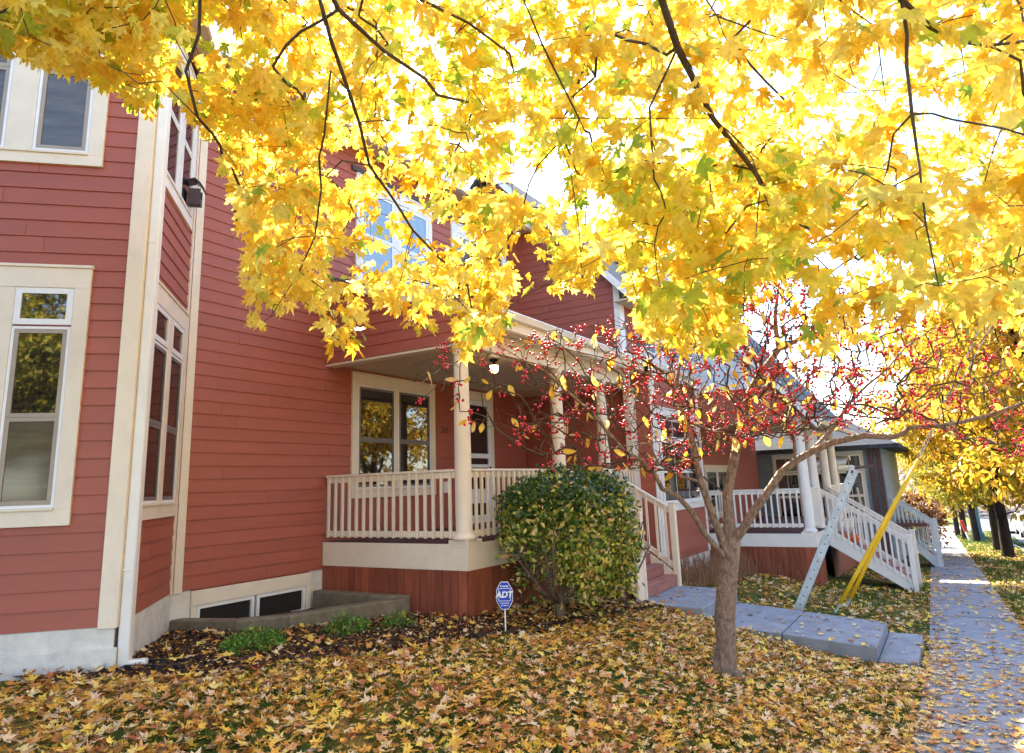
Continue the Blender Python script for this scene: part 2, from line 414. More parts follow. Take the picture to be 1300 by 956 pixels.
structure(mb.build('kerb', M['conc']))
# cross street at the far end
mb = MB()
mb.add([(60, -60, gs(60)+.02), (67, -60, gs(67)+.02), (67, 40, gs(67)+.02), (60, 40, gs(60)+.02)], [(0, 1, 2, 3)])
structure(mb.build('cross_street', M['conc']))

# ------------------------------------------------------------------ building helpers
EXP = .178
def siding(mb, F, z0, z1, ext, step=EXP):
    z = z0
    while z < z1-1e-4:
        zt = min(z+step, z1)
        a0, a1 = ext(z+.001); b0, b1 = ext(zt-.001)
        if a1-a0 > .02:
            if b1 <= b0: b0 = b1 = (b0+b1)/2
            k = .0215
            L = a1-a0; cuts = [0.]; c = random.uniform(.5, 3.6)
            while c < L-.4: cuts.append(c); c += 3.66
            cuts.append(L); g = .0016
            for i in range(len(cuts)-1):
                f0, f1 = cuts[i]/L, cuts[i+1]/L
                p0 = a0+L*f0+(g if i else 0); p1 = a0+L*f1-(g if i < len(cuts)-2 else 0)
                q0 = b0+(b1-b0)*f0+(g if i else 0); q1 = b0+(b1-b0)*f1-(g if i < len(cuts)-2 else 0)
                kk = k+random.uniform(-.0015, .0015)
                vs = [F(p0, kk, z), F(p1, kk, z), F(q1, .006, zt), F(q0, .006, zt), F(p0, .001, z), F(p1, .001, z)]
                mb.add(vs, [(0, 1, 2, 3), (4, 5, 1, 0), (4, 0, 3), (5, 2, 1)])
        z = zt
def window(parent, F, u0, u1, z0, z1, cols=2, side=.12, head=.2, sill=.14, mull=.13, transom=None, meet=None, sash='sash', pane='glass', trim='trim', lites=0, proud=.052, lower='glass', label=None):
    mb = MB()
    p = proud
    mb.box(u0, u1, .004, p, z1-head, z1, F)
    mb.box(u0-.015, u1+.015, .004, p+.018, z1, z1+.03, F)
    mb.box(u0, u1, .004, p, z0, z0+sill, F)
    mb.box(u0+side, u1-side, .002, p+.02, z0+sill-.003, z0+sill+.025, F)
    mb.box(u0, u0+side, .004, p, z0+sill, z1-head, F); mb.box(u1-side, u1, .004, p, z0+sill, z1-head, F)
    iu0, iu1 = u0+side, u1-side; cw = (iu1-iu0-mull*(cols-1))/cols
    for c in range(1, cols):
        a = iu0+c*cw+(c-1)*mull; mb.box(a, a+mull, .004, p-.004, z0+sill, z1-head, F)
    wo = mb.build('window', M[trim], parent, bevel=.003)
    if label: wo['label'] = label
    for c in range(cols):
        a = iu0+c*(cw+mull); b = a+cw; zb, zt = z0+sill+.026, z1-head
        ms = MB(); mo = MB()
        def ring(m_, a, b, z0_, z1_, v0, v1, wd):
            m_.box(a, b, v0, v1, z1_-wd, z1_, F); m_.box(a, b, v0, v1, z0_, z0_+wd, F)
            m_.box(a, a+wd, v0, v1, z0_+wd, z1_-wd, F); m_.box(b-wd, b, v0, v1, z0_+wd, z1_-wd, F)
        if transom:
            ring(ms, a+.003, b-.003, transom, zt-.003, .003, p-.008, .06)
            g = MB(); g.box(a+.05, b-.05, 0.0225, .0245, transom+.05, zt-.05, F)
            if lites: 
                for q in range(1, lites): ms.box(a+cw*q/lites-.012, a+cw*q/lites+.012, .0247, .030, transom+.06, zt-.06, F)
            g.build('pane', M['glass'], wo) if pane != 'glass_dark' else g.build('pane', M['glass_dark'], wo); zt = transom-.02
        mz = zb+(zt-zb)*(meet or .5)
        ring(ms, a+.003, b-.003, zb, zt, .003, p-.010, .028)
        ring(mo, a+.032, b-.032, mz-.02, zt-.03, .004, p-.013, .04)
        ring(mo, a+.032, b-.032, zb+.03, mz-.022, .004, p-.016, .04)
        if lites:
            for q in range(1, lites):
                uu = a+cw*q/lites; mo.box(uu-.011, uu+.011, .0247, .029, zb+.07, zt-.07, F)
        ms.build('window_frame', M['sash'], wo)
        mo.build('sash', M[sash], wo)
        g = MB(); g.box(a+.06, b-.06, .0225, .0245, mz, zt-.06, F); g.build('pane', M[pane], wo)
        g = MB(); g.box(a+.06, b-.06, .0225, .0242, zb+.06, mz-.05, F); g.build('pane', M[lower], wo)
    return wo
def column(parent, x, y, z0, z1, m, r=.122):
    mb = MB(); H = z1-z0
    prof = [(r*1.42, 0), (r*1.42, .035), (r*1.36, .05), (r*1.2, .07), (r*1.08, .085), (r, .11), (r, H*.35), (r*.97, H*.6), (r*.86, H-.16), (r*.86, H-.14), (r*1.0, H-.13), (r*1.0, H-.11), (r*.9, H-.10), (r*.9, H-.06), (r*1.12, H-.04), (r*1.12, H)]
    mb.lathe((x, y, z0), prof, 28)
    return mb.build('column', m, parent, smooth=False)
def smooth_by_angle(o):
    me = o.data
    me.polygons.foreach_set('use_smooth', [True]*len(me.polygons))
def railing(parent, p, q, zt0, zb0, zt1=None, zb1=None, m='trim', out=(0, -1), space=.15, bw=.042, name='railing'):
    """rail from p to q (xy); outer face direction out"""
    zt1 = zt0 if zt1 is None else zt1; zb1 = zb0 if zb1 is None else zb1
    p, q = Vector(p), Vector(q); d = q-p; L = d.length; n_ = max(2, int(round(L/space)))
    mb = MB(); o = Vector((out[0], out[1], 0))
    P = lambda t, z: Vector((p.x+d.x*t, p.y+d.y*t, z))
    mb.bar(P(0, zt0-.02), P(1, zt1-.02), .105, .034)
    mb.bar(P(0, zt0-.085), P(1, zt1-.085), .04, .088)
    mb.bar(P(0, zb0+.045), P(1, zb1+.045), .04, .088)
    for k in range(n_):
        t = (k+.5)/n_; c = P(t, 0)+o*.043; zt = zt0+(zt1-zt0)*t-.043; zb = zb0+(zb1-zb0)*t-.01
        ux = Vector((d.x, d.y, 0)).normalized()
        a = c-ux*bw/2; b = c+ux*bw/2; th = o*bw/2
        vs = [a-th, b-th, b+th, a+th]
        mb.add([(v.x, v.y, zb) for v in vs]+[(v.x, v.y, zt) for v in vs], [(0, 3, 2, 1), (4, 5, 6, 7), (0, 1, 5, 4), (1, 2, 6, 5), (2, 3, 7, 6), (3, 0, 4, 7)])
    return mb.build(name, M[m], parent, bevel=.004)
def skirt_boards(parent, pts, zt, zbf, m='skirt', bw=.135):
    mb = MB()
    for (a, b) in zip(pts[:-1], pts[1:]):
        a, b = Vector(a), Vector(b); d = (b-a); L = d.length; u = d.normalized(); nn = Vector((u.y, -u.x)); n_ = int(L/bw)
        for k in range(n_):
            s0 = k*L/n_+.004; s1 = (k+1)*L/n_-.004; j = random.uniform(0, .004)
            c0 = a+u*s0; c1 = a+u*s1; z0 = zbf(*(a+u*(s0+s1)/2))-.05
            P = [c0, c1, c1+nn*(.02+j), c0+nn*(.02+j)]
            mb.add([(v.x, v.y, z0) for v in P]+[(v.x, v.y, zt) for v in P], [(0, 3, 2, 1), (4, 5, 6, 7), (0, 1, 5, 4), (1, 2, 6, 5), (2, 3, 7, 6), (3, 0, 4, 7)])
        # dark crawl space board behind the gaps
    return mb.build('skirt', M[m], parent)

# ================================================================== NEAR HOUSE
YW = 8.671                       # main street-facing wall
CB = (4.01, 7.062)               # apex of the prow-shaped bay
LB = 2.276
Z0 = -1.192
HA = empty('row_house', (8, 9, -1.7), 'red clapboard house with a prow-shaped two-storey bay and cream porch, nearest the camera', 'house')
FM = frame((0, YW), 0)
FN = frame(CB, PI/4)
FB = frame((CB[0]-LB*math.sqrt(.5), CB[1]+LB*math.sqrt(.5)), -PI/4)
mb = MB()
siding(mb, FM, Z0, 6.45, lambda z: (5.60, 14.66))
siding(mb, FM, Z0, 6.45, lambda z: (-6.0, 2.42))
siding(mb, FM, 5.93, 6.45, lambda z: (2.42, 5.6), .178)
mb.build('wall', M['siding'], HA)
mb = MB()
siding(mb, FN, Z0, 5.95, lambda z: (0, LB)); siding(mb, FB, Z0, 5.95, lambda z: (0, LB))
bay = mb.build('bay_wall', M['siding'], HA)
# solid core so that nothing shines through
mb = MB()
mb.box(-6, 14.6, YW+.02, 15, -2.3, 6.4)
mb.prism([(CB[0], CB[1]+.02, -2.3), (CB[0]+1.61, YW+.03, -2.3), (CB[0]-1.61, YW+.03, -2.3)], (0, 0, 8.2))
mb.build('house_core', M['siding'], HA)
mb = MB()
mb.box(0, .345, .003, .040, Z0-.02, 5.95, FN); mb.box(LB-.11, LB-.03, .003, .034, Z0-.02, 5.95, FN)
mb.box(LB-.135, LB+.034, .003, .036, Z0-.02, 5.95, FB)
mb.box(5.64, 5.76, .003, .036, Z0-.02, 5.95, FM)
mb.build('corner_board', M['trim'], bay, bevel=.004)
mb = MB()
mb.box(0, LB-.02, -.25, .012, -2.3, Z0-.004, FN); mb.box(0, LB+.012, -.25, .012, -2.3, Z0-.003, FB)
mb.box(0, LB+.05, .012, .05, -2.3, -1.385, FB)
mb.box(5.56, 5.90, -.2, .010, -2.3, Z0-.005, FM); mb.box(7.93, 8.20, -.2, .010, -2.3, Z0-.005, FM); mb.box(-6, 2.4, -.2, .010, -2.3, Z0-.005, FM)
mb.box(5.90, 7.93, -.2, -.06, -2.3, Z0-.006, FM)
mb.build('foundation', M['found'], HA, bevel=.006)
# bay windows
W1 = window(HA, FB, .19, LB-.452, -.23, 2.375, cols=2, side=.148, head=.215, sill=.15, mull=.26, transom=1.77, meet=.50, sash='sash_taupe', lower='glass_screen')
W2 = window(HA, FB, .19, LB-.452, 3.53, 5.75, cols=2, side=.148, head=.2, sill=.12, mull=.26, meet=.52, sash='sash_taupe', pane='glass_screen', lower='glass_screen')
window(HA, FN, .40, 2.09, -.23, 2.40, cols=2, side=.12, head=.22, sill=.15, mull=.17, transom=1.77, meet=.50, sash='sash_grey', trim='trim', pane='glass_dark', lower='glass_dark')
window(HA, FN, .40, 2.0, 3.60, 5.66, cols=2, side=.12, head=.18, sill=.14, mull=.17, meet=.5, sash='sash', trim='trim_white', pane='glass_dark', lower='glass_dark')
# bay roof and boarded soffit
def offp(F, u, v, z): return F(u, v, z)
O = .36
tipx, tipy = CB[0], CB[1]-O*math.sqrt(2)
mb = MB()
s_ = .115
for k in range(22):
    a0 = k*s_; a1 = a0+s_-.006
    mb.box(a0-.36, a1-.36, -.05, O, 5.905-.0, 5.925, FN)
    mb.box(LB-(a1-.36), LB-(a0-.36), -.05, O, 5.9045, 5.9245, FB) if k > 6 else None
mb.build('soffit', M['soffit'], HA)
mb = MB()
mb.box(-.38, LB+.3, O, O+.03, 5.86, 6.06, FN); mb.box(-.3, LB+.385, O, O+.03, 5.86, 6.06, FB)
mb.build('fascia', M['trim'], HA)
mb = MB()
mb.box(0, LB, .018, .05, 5.86, 5.903, FN)
mb.build('frieze_board', M['brown_post'], HA)
mb = MB()
A_ = Vector((tipx, tipy-.03, 6.07)); L_ = Vector((CB[0]-2.1, YW-.0, 6.07)); R_ = Vector((CB[0]+2.1, YW-.0, 6.07)); T_ = Vector((CB[0], YW, 7.5))
mb.add([A_, L_, R_, T_, T_+Vector((0, 3, .6))], [(0, 1, 3), (0, 3, 2), (0, 2, 1), (3, 1, 4), (3, 4, 2)])
mb.build('bay_roof', M['shingle_dark'], HA)
# main wall windows
PW = window(HA, FM, 8.775, 11.08, -.125, 2.02, cols=2, side=.135, head=.19, sill=.13, mull=.075, meet=.48, sash='sash_grey')
window(HA, FM, 8.82, 11.05, 3.62, 5.78, cols=2, side=.12, head=.2, sill=.13, mull=.12, meet=.5, sash='sash', trim='trim_white', pane='glass_sky', lower='glass_sky')
window(HA, FM, 11.75, 14.0, 3.62, 5.78, cols=2, side=.12, head=.2, sill=.13, mull=.12, meet=.5, sash='sash', trim='trim_white', pane='glass', lower='glass')
mb = MB(); mb.box(8.7, 14.2, .003, .06, 5.83, 5.93, FM); mb.build('head_moulding', M['brown_post'], HA)
# basement window in its well
mb = MB(); mb.box(5.90, 7.93, .0, .04, -1.40, Z0-.02, FM); mb.box(5.90, 5.98, .0, .038, -1.78, -1.40, FM); mb.box(7.85, 7.93, .0, .038, -1.78, -1.40, FM)
bw = mb.build('basement_window', M['trim'], HA, bevel=.004)
mb = MB()
for a, b in ((5.99, 6.90), (6.94, 7.84)):
    mb.box(a, b, -.02, .026, -1.45, -1.402, FM); mb.box(a, b, -.02, .026, -1.78, -1.73, FM); mb.box(a, a+.05, -.02, .026, -1.73, -1.45, FM); mb.box(b-.05, b, -.02, .026, -1.73, -1.45, FM)
mb.build('window_frame', M['sash'], bw)
mb = MB(); mb.box(6.02, 7.82, -.05, -.01, -1.75, -1.43, FM); mb.build('pane', M['interior'], bw)
# main roof
mb = MB()
mb.prism([(-6.2, 8.22, 6.44), (-6.2, 13.2, 8.9), (-6.2, 18, 6.44), (-6.2, 18, 6.34), (-6.2, 13.2, 8.78), (-6.2, 8.22, 6.34)], (20.8, 0, 0))
mb.build('roof', M['shingle_dark'], HA)
mb = MB()
mb.box(5.0, 14.63, 8.12, 8.24, 6.28, 6.42); mb.box(-6, 2.6, 8.12, 8.24, 6.28, 6.42)
mb.build('gutter', M['trim_white'], HA)
mb = MB(); mb.box(-6, 14.6, 8.24, YW, 6.30, 6.33); mb.build('eave_soffit', M['soffit'], HA)
# downspout on the bay corner
mb = MB()
def rect_tube(mb, pts, w, d):
    for a, b in zip(pts[:-1], pts[1:]): mb.bar(a, b, w, d, up=(0.3, 0.2, 1) if abs(a[2]-b[2]) < .3 else (1, 0, 0))
mb.box(.005, .16, .042, .145, -1.58, 5.85, FN)
mb.box(.02, .13, .05, .30, -1.62, -1.53, FN)
for z in (-.7, 2.7, 4.9): mb.box(.0, .15, .034, .13, z, z+.03, FN)
mb.build('downspout', M['trim_white'], HA, bevel=.012)

# porch ------------------------------------------------------------
PX, PY, DZ = 8.172, 5.822, -.775
SX0, SX1 = 11.40, 13.10
mb = MB()
k = 0; y = PY+.0
while y < YW-.02:
    mb.box(PX+.045, 14.64, y+.045 if k == 0 else y, min(y+.132, YW-.005), DZ-.03, DZ-.0005*(k % 3)); y += .137; k += 1
porch = mb.build('porch', M['deck'], HA)
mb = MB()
mb.box(PX, PX+.04, PY, YW-.02, -1.138, DZ-.008)
mb.box(PX+.04, SX0, PY, PY+.04, -1.1385, DZ-.009)
mb.box(SX0, SX1, PY+.01, PY+.04, -1.1, DZ-.035)
mb.box(SX1, 14.66, PY, PY+.04, -1.138, DZ-.009)
mb.box(PX-.003, PX+.36, PY-.003, PY+.33, DZ-.06, -.728)
mb.box(SX0-.30, SX0, PY-.003, PY+.30, DZ-.06, -.728)
mb.box(SX1, SX1+.30, PY-.003, PY+.30, DZ-.06, -.728)
mb.build('rim_board', M['trim'], porch, bevel=.004)
skirt_boards(porch, [(PX+.025, YW-.02), (PX+.025, PY+.025)], -1.14, ground)
skirt_boards(porch, [(PX+.025, PY+.025), (SX0+.02, PY+.025)], -1.14, ground)
skirt_boards(porch, [(SX1, PY+.025), (14.7, PY+.025)], -1.14, ground)
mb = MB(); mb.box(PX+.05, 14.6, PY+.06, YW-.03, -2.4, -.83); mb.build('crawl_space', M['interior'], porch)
for (cx, cy) in ((8.30, 5.965), (11.27, 5.965), (13.24, 5.965)):
    smooth_by_angle(column(porch, cx, cy, -.73, 2.06, M['trim']))
mb = MB(); mb.box(14.52, 14.84, 5.84, 5.99, -.75, 2.06); mb.box(14.50, 14.86, 5.82, 5.99, 1.96, 2.06); mb.build('pilaster', M['trim'], porch, bevel=.004)
railing(porch, (PX+.075, YW-.03), (PX+.075, 6.06), .262, -.70, out=(-1, 0))
railing(porch, (8.42, 5.93), (11.15, 5.93), .262, -.70)
railing(porch, (13.36, 5.93), (14.52, 5.93), .262, -.70)
# beams, ceiling, roof of the porch
RS = .303
def rz(y): return 2.64+(y-5.42)*RS
mb = MB()
mb.box(PX-.0, 14.66, 5.85, 6.06, 2.06, 2.36)
mb.box(PX+.0, PX+.2, 6.06, YW, 2.056, 2.10)
mb.build('beam', M['trim'], porch, bevel=.004)
mb = MB()
y = 6.06; k = 0
while y < YW-.01:
    mb.box(PX+.2, 14.66, y, min(y+.085, YW), 2.10+.002*(k % 2), 2.13); y += .09; k += 1
mb.build('ceiling', M['soffit'], porch)
mb = MB()
FS = frame((PX, YW), -PI/2)
def extS(z):
    ymin = max(5.84, 5.42+(z+.16-2.64)/RS)
    return (0, max(0, YW-ymin))
siding(mb, FS, 2.10, 3.5, extS)
mb.build('gable_siding', M['siding'], porch)
mb = MB()
for xx in (PX-.055,):
    P = [(xx, YW-.005, rz(YW)-.02), (xx, YW-.005, rz(YW)-.20), (xx, 5.5, rz(5.5)-.20), (xx, 5.5, rz(5.5)-.02)]
    mb.prism(P, (.06, 0, 0))
mb.box(PX-.055, PX+.2, 5.5, 5.85, 2.30, 2.42)
mb.build('rake_board', M['trim'], porch, bevel=.004)
mb = MB()
def shed(mb, x0, x1, t=.035):
    P = [(x0, YW-.002, rz(YW)), (x0, 5.42, rz(5.42)), (x0, 5.42, rz(5.42)-t), (x0, YW-.002, rz(YW)-t)]
    mb.prism(P, (x1-x0, 0, 0))
shed(mb, PX-.13, 14.66)
mb.build('porch_roof', M['shingle'], porch)
def gutter(mb, x0, x1, y, z):
    mb.prism([(x0, y, z), (x0, y-.10, z), (x0, y-.115, z-.02), (x0, y-.10, z-.05), (x0, y-.075, z-.11), (x0, y, z-.12)], (x1-x0, 0, 0))
mb = MB(); gutter(mb, PX-.13, 14.66, 5.50, 2.635); mb.build('gutter', M['trim_white'], porch)
mb = MB(); mb.box(PX-.05, 14.66, 5.505, 5.53, 2.36, 2.60); mb.box(PX-.05, 14.66, 5.53, 5.85, 2.345, 2.365); mb.build('fascia', M['trim'], porch)
# ceiling lantern
mb = MB(); mb.lathe((9.72, 6.3, 2.03), [(.07, .07), (.07, .03), (.02, .02), (.02, .0), (.085, -.03), (.085, -.04)], 16)
ln = mb.build('ceiling_lamp', M['black'], porch)
mb = MB(); mb.lathe((9.72, 6.3, 1.87), [(.045, 0), (.07, .03), (.075, .12)], 16); mb.build('lamp_glass', M['lampglass'], ln, smooth=True)
# storm door
mb = MB()
mb.box(11.80, 13.24, .003, .035, 1.86, 2.05, FM); mb.box(11.80, 11.96, .003, .034, DZ, 1.86, FM); mb.box(13.10, 13.24, .003, .034, DZ, 1.86, FM)
mb.build('door_trim', M['trim'], HA, bevel=.003)
mb = MB()
mb.box(12.12, 12.24, .006, .05, DZ+.02, 1.85, FM); mb.box(12.98, 13.09, .006, .05, DZ+.02, 1.85, FM)
for a, b in ((1.74, 1.85), (.60, .70), (.40, .47), (-.35, -.05), (DZ+.02, DZ+.18)): mb.box(12.24, 12.98, .006, .048, a, b, FM)
dr = mb.build('storm_door', M['sash'], HA, bevel=.003)
mb = MB(); mb.box(12.24, 12.98, .023, .026, DZ+.1, 1.75, FM); mb.build('pane', M['glass'], dr)
mb = MB(); mb.bar(FM(12.99, .08, .25), FM(12.99, .08, .42), .025, .03, up=(0, 1, 0)); mb.build('handle', M['black'], dr)
mb = MB(); mb.box(11.36, 11.50, .016, .03, -.10, .12, FM); mb.box(11.39, 11.47, .03, .06, -.06, .08, FM); mb.build('outlet_cover', M['sash'], HA)

# stairs to the walk
def stairs(parent, x0, x1, ytop, ztop, n, run, rise, tm='tread', sm='trim', name='stairs', solid=True, deep=.32):
    mb = MB()
    for k in range(n):
        y0 = ytop-k*run; z = ztop-(k+1)*rise
        mb.box(x0+.05, x1-.05, y0-.02, y0+.012, z, z+rise-.035 if k else z+rise-.03)
        if k < n-1:
            mb.box(x0+.05, x1-.05, y0-run-.03, y0-.021, z-.035, z)
            if solid: mb.box(x0+.06, x1-.06, y0-run, y0-.03, ztop-n*rise, z-.036)
    st = mb.build(name, M[tm], parent, bevel=.006)
    yb = ytop-(n-1)*run-.02
    for x in (x0, x1-.045):
        mb = MB()
        P = [(x, ytop, ztop-.03), (x, ytop, ztop-deep), (x, yb+.12, ztop-n*rise+.0), (x, yb-.02, ztop-n*rise), (x, yb-.02, ztop-n*rise+rise*.9)]
        mb.prism(P, (.045, 0, 0))
        mb.build('stringer', M[sm], st, bevel=.004)
    return st, yb
ZP1 = -1.915
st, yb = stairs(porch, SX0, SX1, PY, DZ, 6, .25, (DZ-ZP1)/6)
# closed beige side panel at the foot of the left stringer
mb = MB(); mb.box(SX0-.34, SX0-.01, yb-.03, yb+.02, ground(SX0-.2, yb)-.03, -1.25); mb.box(SX0-.055, SX0+.02, yb-.045, yb+.05, ZP1-.1, -1.22); mb.build('side_panel', M['trim'], st, bevel=.004)
mb = MB(); mb.box(SX1-.075, SX1+.035, yb-.05, yb+.06, ZP1-.12, -.44); mb.box(SX1-.085, SX1+.045, yb-.06, yb+.07, -.44, -.415); mb.build('newel_post', M['trim'], st, bevel=.006)
mb = MB(); mb.box(SX0-.02, SX0+.09, yb-.02, yb+.08, ZP1-.1, -.46); mb.build('newel_post', M['trim'], st, bevel=.006)
railing(st, (SX1-.02, PY+.05), (SX1-.02, yb+.05), .262, -.72, -.50, -1.62, out=(-1, 0), space=.17, name='stair_railing')
railing(st, (SX0+.035, PY+.05), (SX0+.035, yb+.08), .262, -.72, -.50, -1.62, out=(-1, 0), space=.17, name='stair_railing')

def text_mesh(name, s, size, m, loc, xdir, ydir, parent=None, ext=.0015, bold=0):
    cu = bpy.data.curves.new(name, 'FONT'); cu.body = s; cu.size = size; cu.extrude = ext; cu.offset = bold; cu.align_x = 'CENTER'; cu.align_y = 'CENTER'
    t = bpy.data.objects.new('tmp', cu); COL.objects.link(t)
    bpy.context.view_layer.update()
    me = bpy.data.meshes.new_from_object(t.evaluated_get(bpy.context.evaluated_depsgraph_get())); me.name = name
    bpy.data.objects.remove(t); x = Vector(xdir).normalized(); y = Vector(ydir).normalized(); z = x.cross(y)
    for v in me.vertices: c = v.co.copy(); v.co = Vector(loc)+x*c.x+y*c.y+z*c.z
    me.materials.clear(); me.materials.append(m)
    o = bpy.data.objects.new(name, me); COL.objects.link(o)
    if parent: par(o, parent)
    return o
text_mesh('house_number', '241', .16, M['brown_post'], FM(11.44, .02, 1.15), (1, 0, 0), (0, 0, 1), HA, .006)

# window-well kerb, splash block, walk slabs -------------------------
mb = MB()
outer = [(5.60, 8.64), (5.92, 7.78), (6.40, 7.36), (8.12, 6.80), (8.13, 8.60)]
inner = [(5.80, 8.64), (6.07, 7.92), (6.48, 7.56), (7.92, 7.10), (7.93, 8.60)]
for i in range(4):
    a, b, c, d = outer[i], outer[i+1], inner[i+1], inner[i]; zt = -1.52
    if i == 3: zt = -1.485
    g0 = -2.2
    mb.add([(a[0], a[1], g0), (b[0], b[1], g0), (c[0], c[1], g0), (d[0], d[1], g0), (a[0], a[1], zt), (b[0], b[1], zt), (c[0], c[1], zt), (d[0], d[1], zt)],
           [(4, 5, 6, 7), (0, 1, 5, 4), (2, 3, 7, 6), (1, 2, 6, 5), (3, 0, 4, 7)])
wk = tag(mb.build('window_well_kerb', M['oldconc'], bevel=.015), 'low weathered concrete kerb round the basement window beside the porch skirt', 'kerb')
mb = MB(); a = Vector(FN(.08, .16, 0)); dv = Vector((.5, -.86, 0)); sd_ = Vector((.86, .5, 0)); gz = -1.60
for (s0, s1, h) in ((-.13, -.10, .05), (.10, .13, .05), (-.10, .10, .02)):
    P = [a+sd_*s0+Vector((0, 0, gz-.02)), a+sd_*s1+Vector((0, 0, gz-.02)), a+sd_*s1+dv*.55+Vector((0, 0, gz-.03)), a+sd_*s0+dv*.55+Vector((0, 0, gz-.03))]
    mb.prism(P, (0, 0, h+.02))
tag(mb.build('splash_block', M['black']), 'black plastic splash block under the white downspout at the bay corner', 'splash block')
# approach walk (three slabs stepping down towards the sidewalk)
mb = MB()
def slab(mb, x0, x1, y0, y1, z0, z1, th):
    """top slopes from z1 at y1 to z0 at y0"""
    vs = [(x0, y0, z0-th), (x1, y0, z0-th), (x1, y1, z1-th), (x0, y1, z1-th), (x0, y0, z0), (x1, y0, z0), (x1, y1, z1), (x0, y1, z1)]
    mb.add(vs, [(0, 3, 2, 1), (4, 5, 6, 7), (0, 1, 5, 4), (1, 2, 6, 5), (2, 3, 7, 6), (3, 0, 4, 7)])
slab(mb, 11.10, 13.10, 3.50, 4.80, ZP1-.03, ZP1, .35)
slab(mb, 11.20, 13.12, 2.42, 3.495, -2.25, -2.17, .5)
slab(mb, 11.22, 13.12, 1.18, 2.405, -2.345, -2.255, .5)
slab(mb, 11.18, 13.14, .70, 1.175, -2.50, -2.50, .3)
ob = mb.build('walkway', M['conc'], bevel=.012); structure(ob)

# ================================================================== MIDDLE HOUSE
HB = empty('row_house', (19, 7, -2), 'second red clapboard house, with a steep slate roof and white porch stairs reaching the sidewalk', 'house')
YB, XB2 = 6.0, 18.9
FR = frame((14.65, YB), 0)
FP = frame((14.65, YW), -PI/2)
def gz_(y): return 4.62+(y-5.95)*1.084
mb = MB()
siding(mb, FP, 2.36, 8.6, lambda z: (min(0, 0)-.9 if z > 6.6 else 0, YW-max(YB, 5.95+(z-4.55)/1.084)))
mb.build('gable_wall', M['siding'], HB)
mb = MB()
siding(mb, FR, 2.2, 4.45, lambda z: (0, 4.25))
FBu = frame((14.85, 5.5), 0)
siding(mb, FBu, -1.79, 2.36, lambda z: (0, 3.5), EXP)
siding(mb, frame((14.85, YB), -PI/2), -1.79, 2.36, lambda z: (0, .5))
YBK = 5.98
siding(mb, frame((18.3, YBK), 0), -1.42, 1.5, lambda z: (0, 8.4))
mb.build('wall', M['siding'], HB)
mb = MB()
mb.box(14.70, 27, YB+.02, 14, -3.2, 4.3); mb.prism([(14.70, YB+.02, 4.3), (14.70, 9.4, 8.0), (14.70, 14, 4.3)], (12, 0, 0)); mb.box(14.9, 18.30, 5.52, 6.1, -2.4, 2.3)
mb.build('house_core', M['siding'], HB)  # solid filling added to keep light from passing through the house
mb = MB(); mb.box(-.02, 3.52, -.2, .01, -2.6, -1.795, FBu); mb.box(14.84, 14.86, 5.5, 5.9, -2.6, -1.8); mb.build('foundation', M['found'], HB)
window(HB, FBu, .28, 3.25, -.70, 1.62, cols=1, side=.13, head=.2, sill=.14, transom=.93, meet=.52, sash='sash', trim='trim_white', lites=3)
window(HB, FR, .75, 2.35, 2.95, 4.40, cols=1, side=.12, head=.14, sill=.12, meet=.5, trim='trim_white', pane='glass_sky', lower='glass_sky')
window(HB, FR, 2.55, 4.15, 2.95, 4.40, cols=1, side=.12, head=.14, sill=.12, meet=.5, trim='trim_white', pane='glass_sky', lower='glass_sky')
for (a_, b_, c_, d_, F__) in ((YW-YB-.11, YW-YB+.035, 2.36, 4.6, FP), (-.03, .22, 2.36, 4.45, FR), (-.02, .10, -1.8, 2.3, FBu), (3.4, 3.52, -1.8, 2.3, FBu)):
    mb = MB(); mb.box(a_, b_, .003, .0352, c_, d_, F__); mb.build('corner_board', M['trim_white'], HB, bevel=.004)
mb = MB(); mb.tube([(14.93, 5.86-.5+.08, 2.5), (14.93, 5.86-.5+.08, -2.0)], .04, 8); mb.build('downspout', M['trim_white'], HB)
mb = MB()
e0, r0 = 5.58, 9.4
P = [(14.32, e0, gz_(e0)), (14.32, r0, gz_(r0)), (14.32, 14, 3.6), (14.32, 14, 3.5), (14.32, r0, gz_(r0)-.12), (14.32, e0, gz_(e0)-.12)]
mb.prism(P, (4.45, 0, 0)); mb.build('roof', M['shingle_dark'], HB)
mb = MB()
P = [(14.28, e0, gz_(e0)-.005), (14.28, r0, gz_(r0)-.005), (14.28, r0, gz_(r0)-.22), (14.28, e0, gz_(e0)-.22)]
mb.prism(P, (.04, 0, 0)); mb.build('rake_board', M['trim_white'], HB)
mb = MB(); mb.box(14.34, 18.75, e0+.02, YB, gz_(e0)-.20, gz_(e0)-.16); mb.build('soffit', M['soffit'], HB)
mb = MB(); gutter(mb, 14.3, 18.8, e0, gz_(e0)+.0); gutter(mb, 14.66, 18.55, 5.50-.12, 2.62); mb.build('gutter', M['trim_white'], HB)
mb = MB()
P = [(14.67, YB-.002, rz(YB)+.0), (14.67, 5.30, rz(5.30)), (14.67, 5.30, rz(5.30)-.035), (14.67, YB-.002, rz(YB)-.035)]
mb.prism(P, (3.88, 0, 0)); mb.build('entry_roof', M['shingle'], HB)
mb = MB(); mb.box(14.67, 18.5, 5.385, 5.41, 2.34, 2.56); mb.box(14.67, 18.5, 5.41, 5.5, 2.335, 2.36); mb.build('fascia', M['trim_white'], HB)

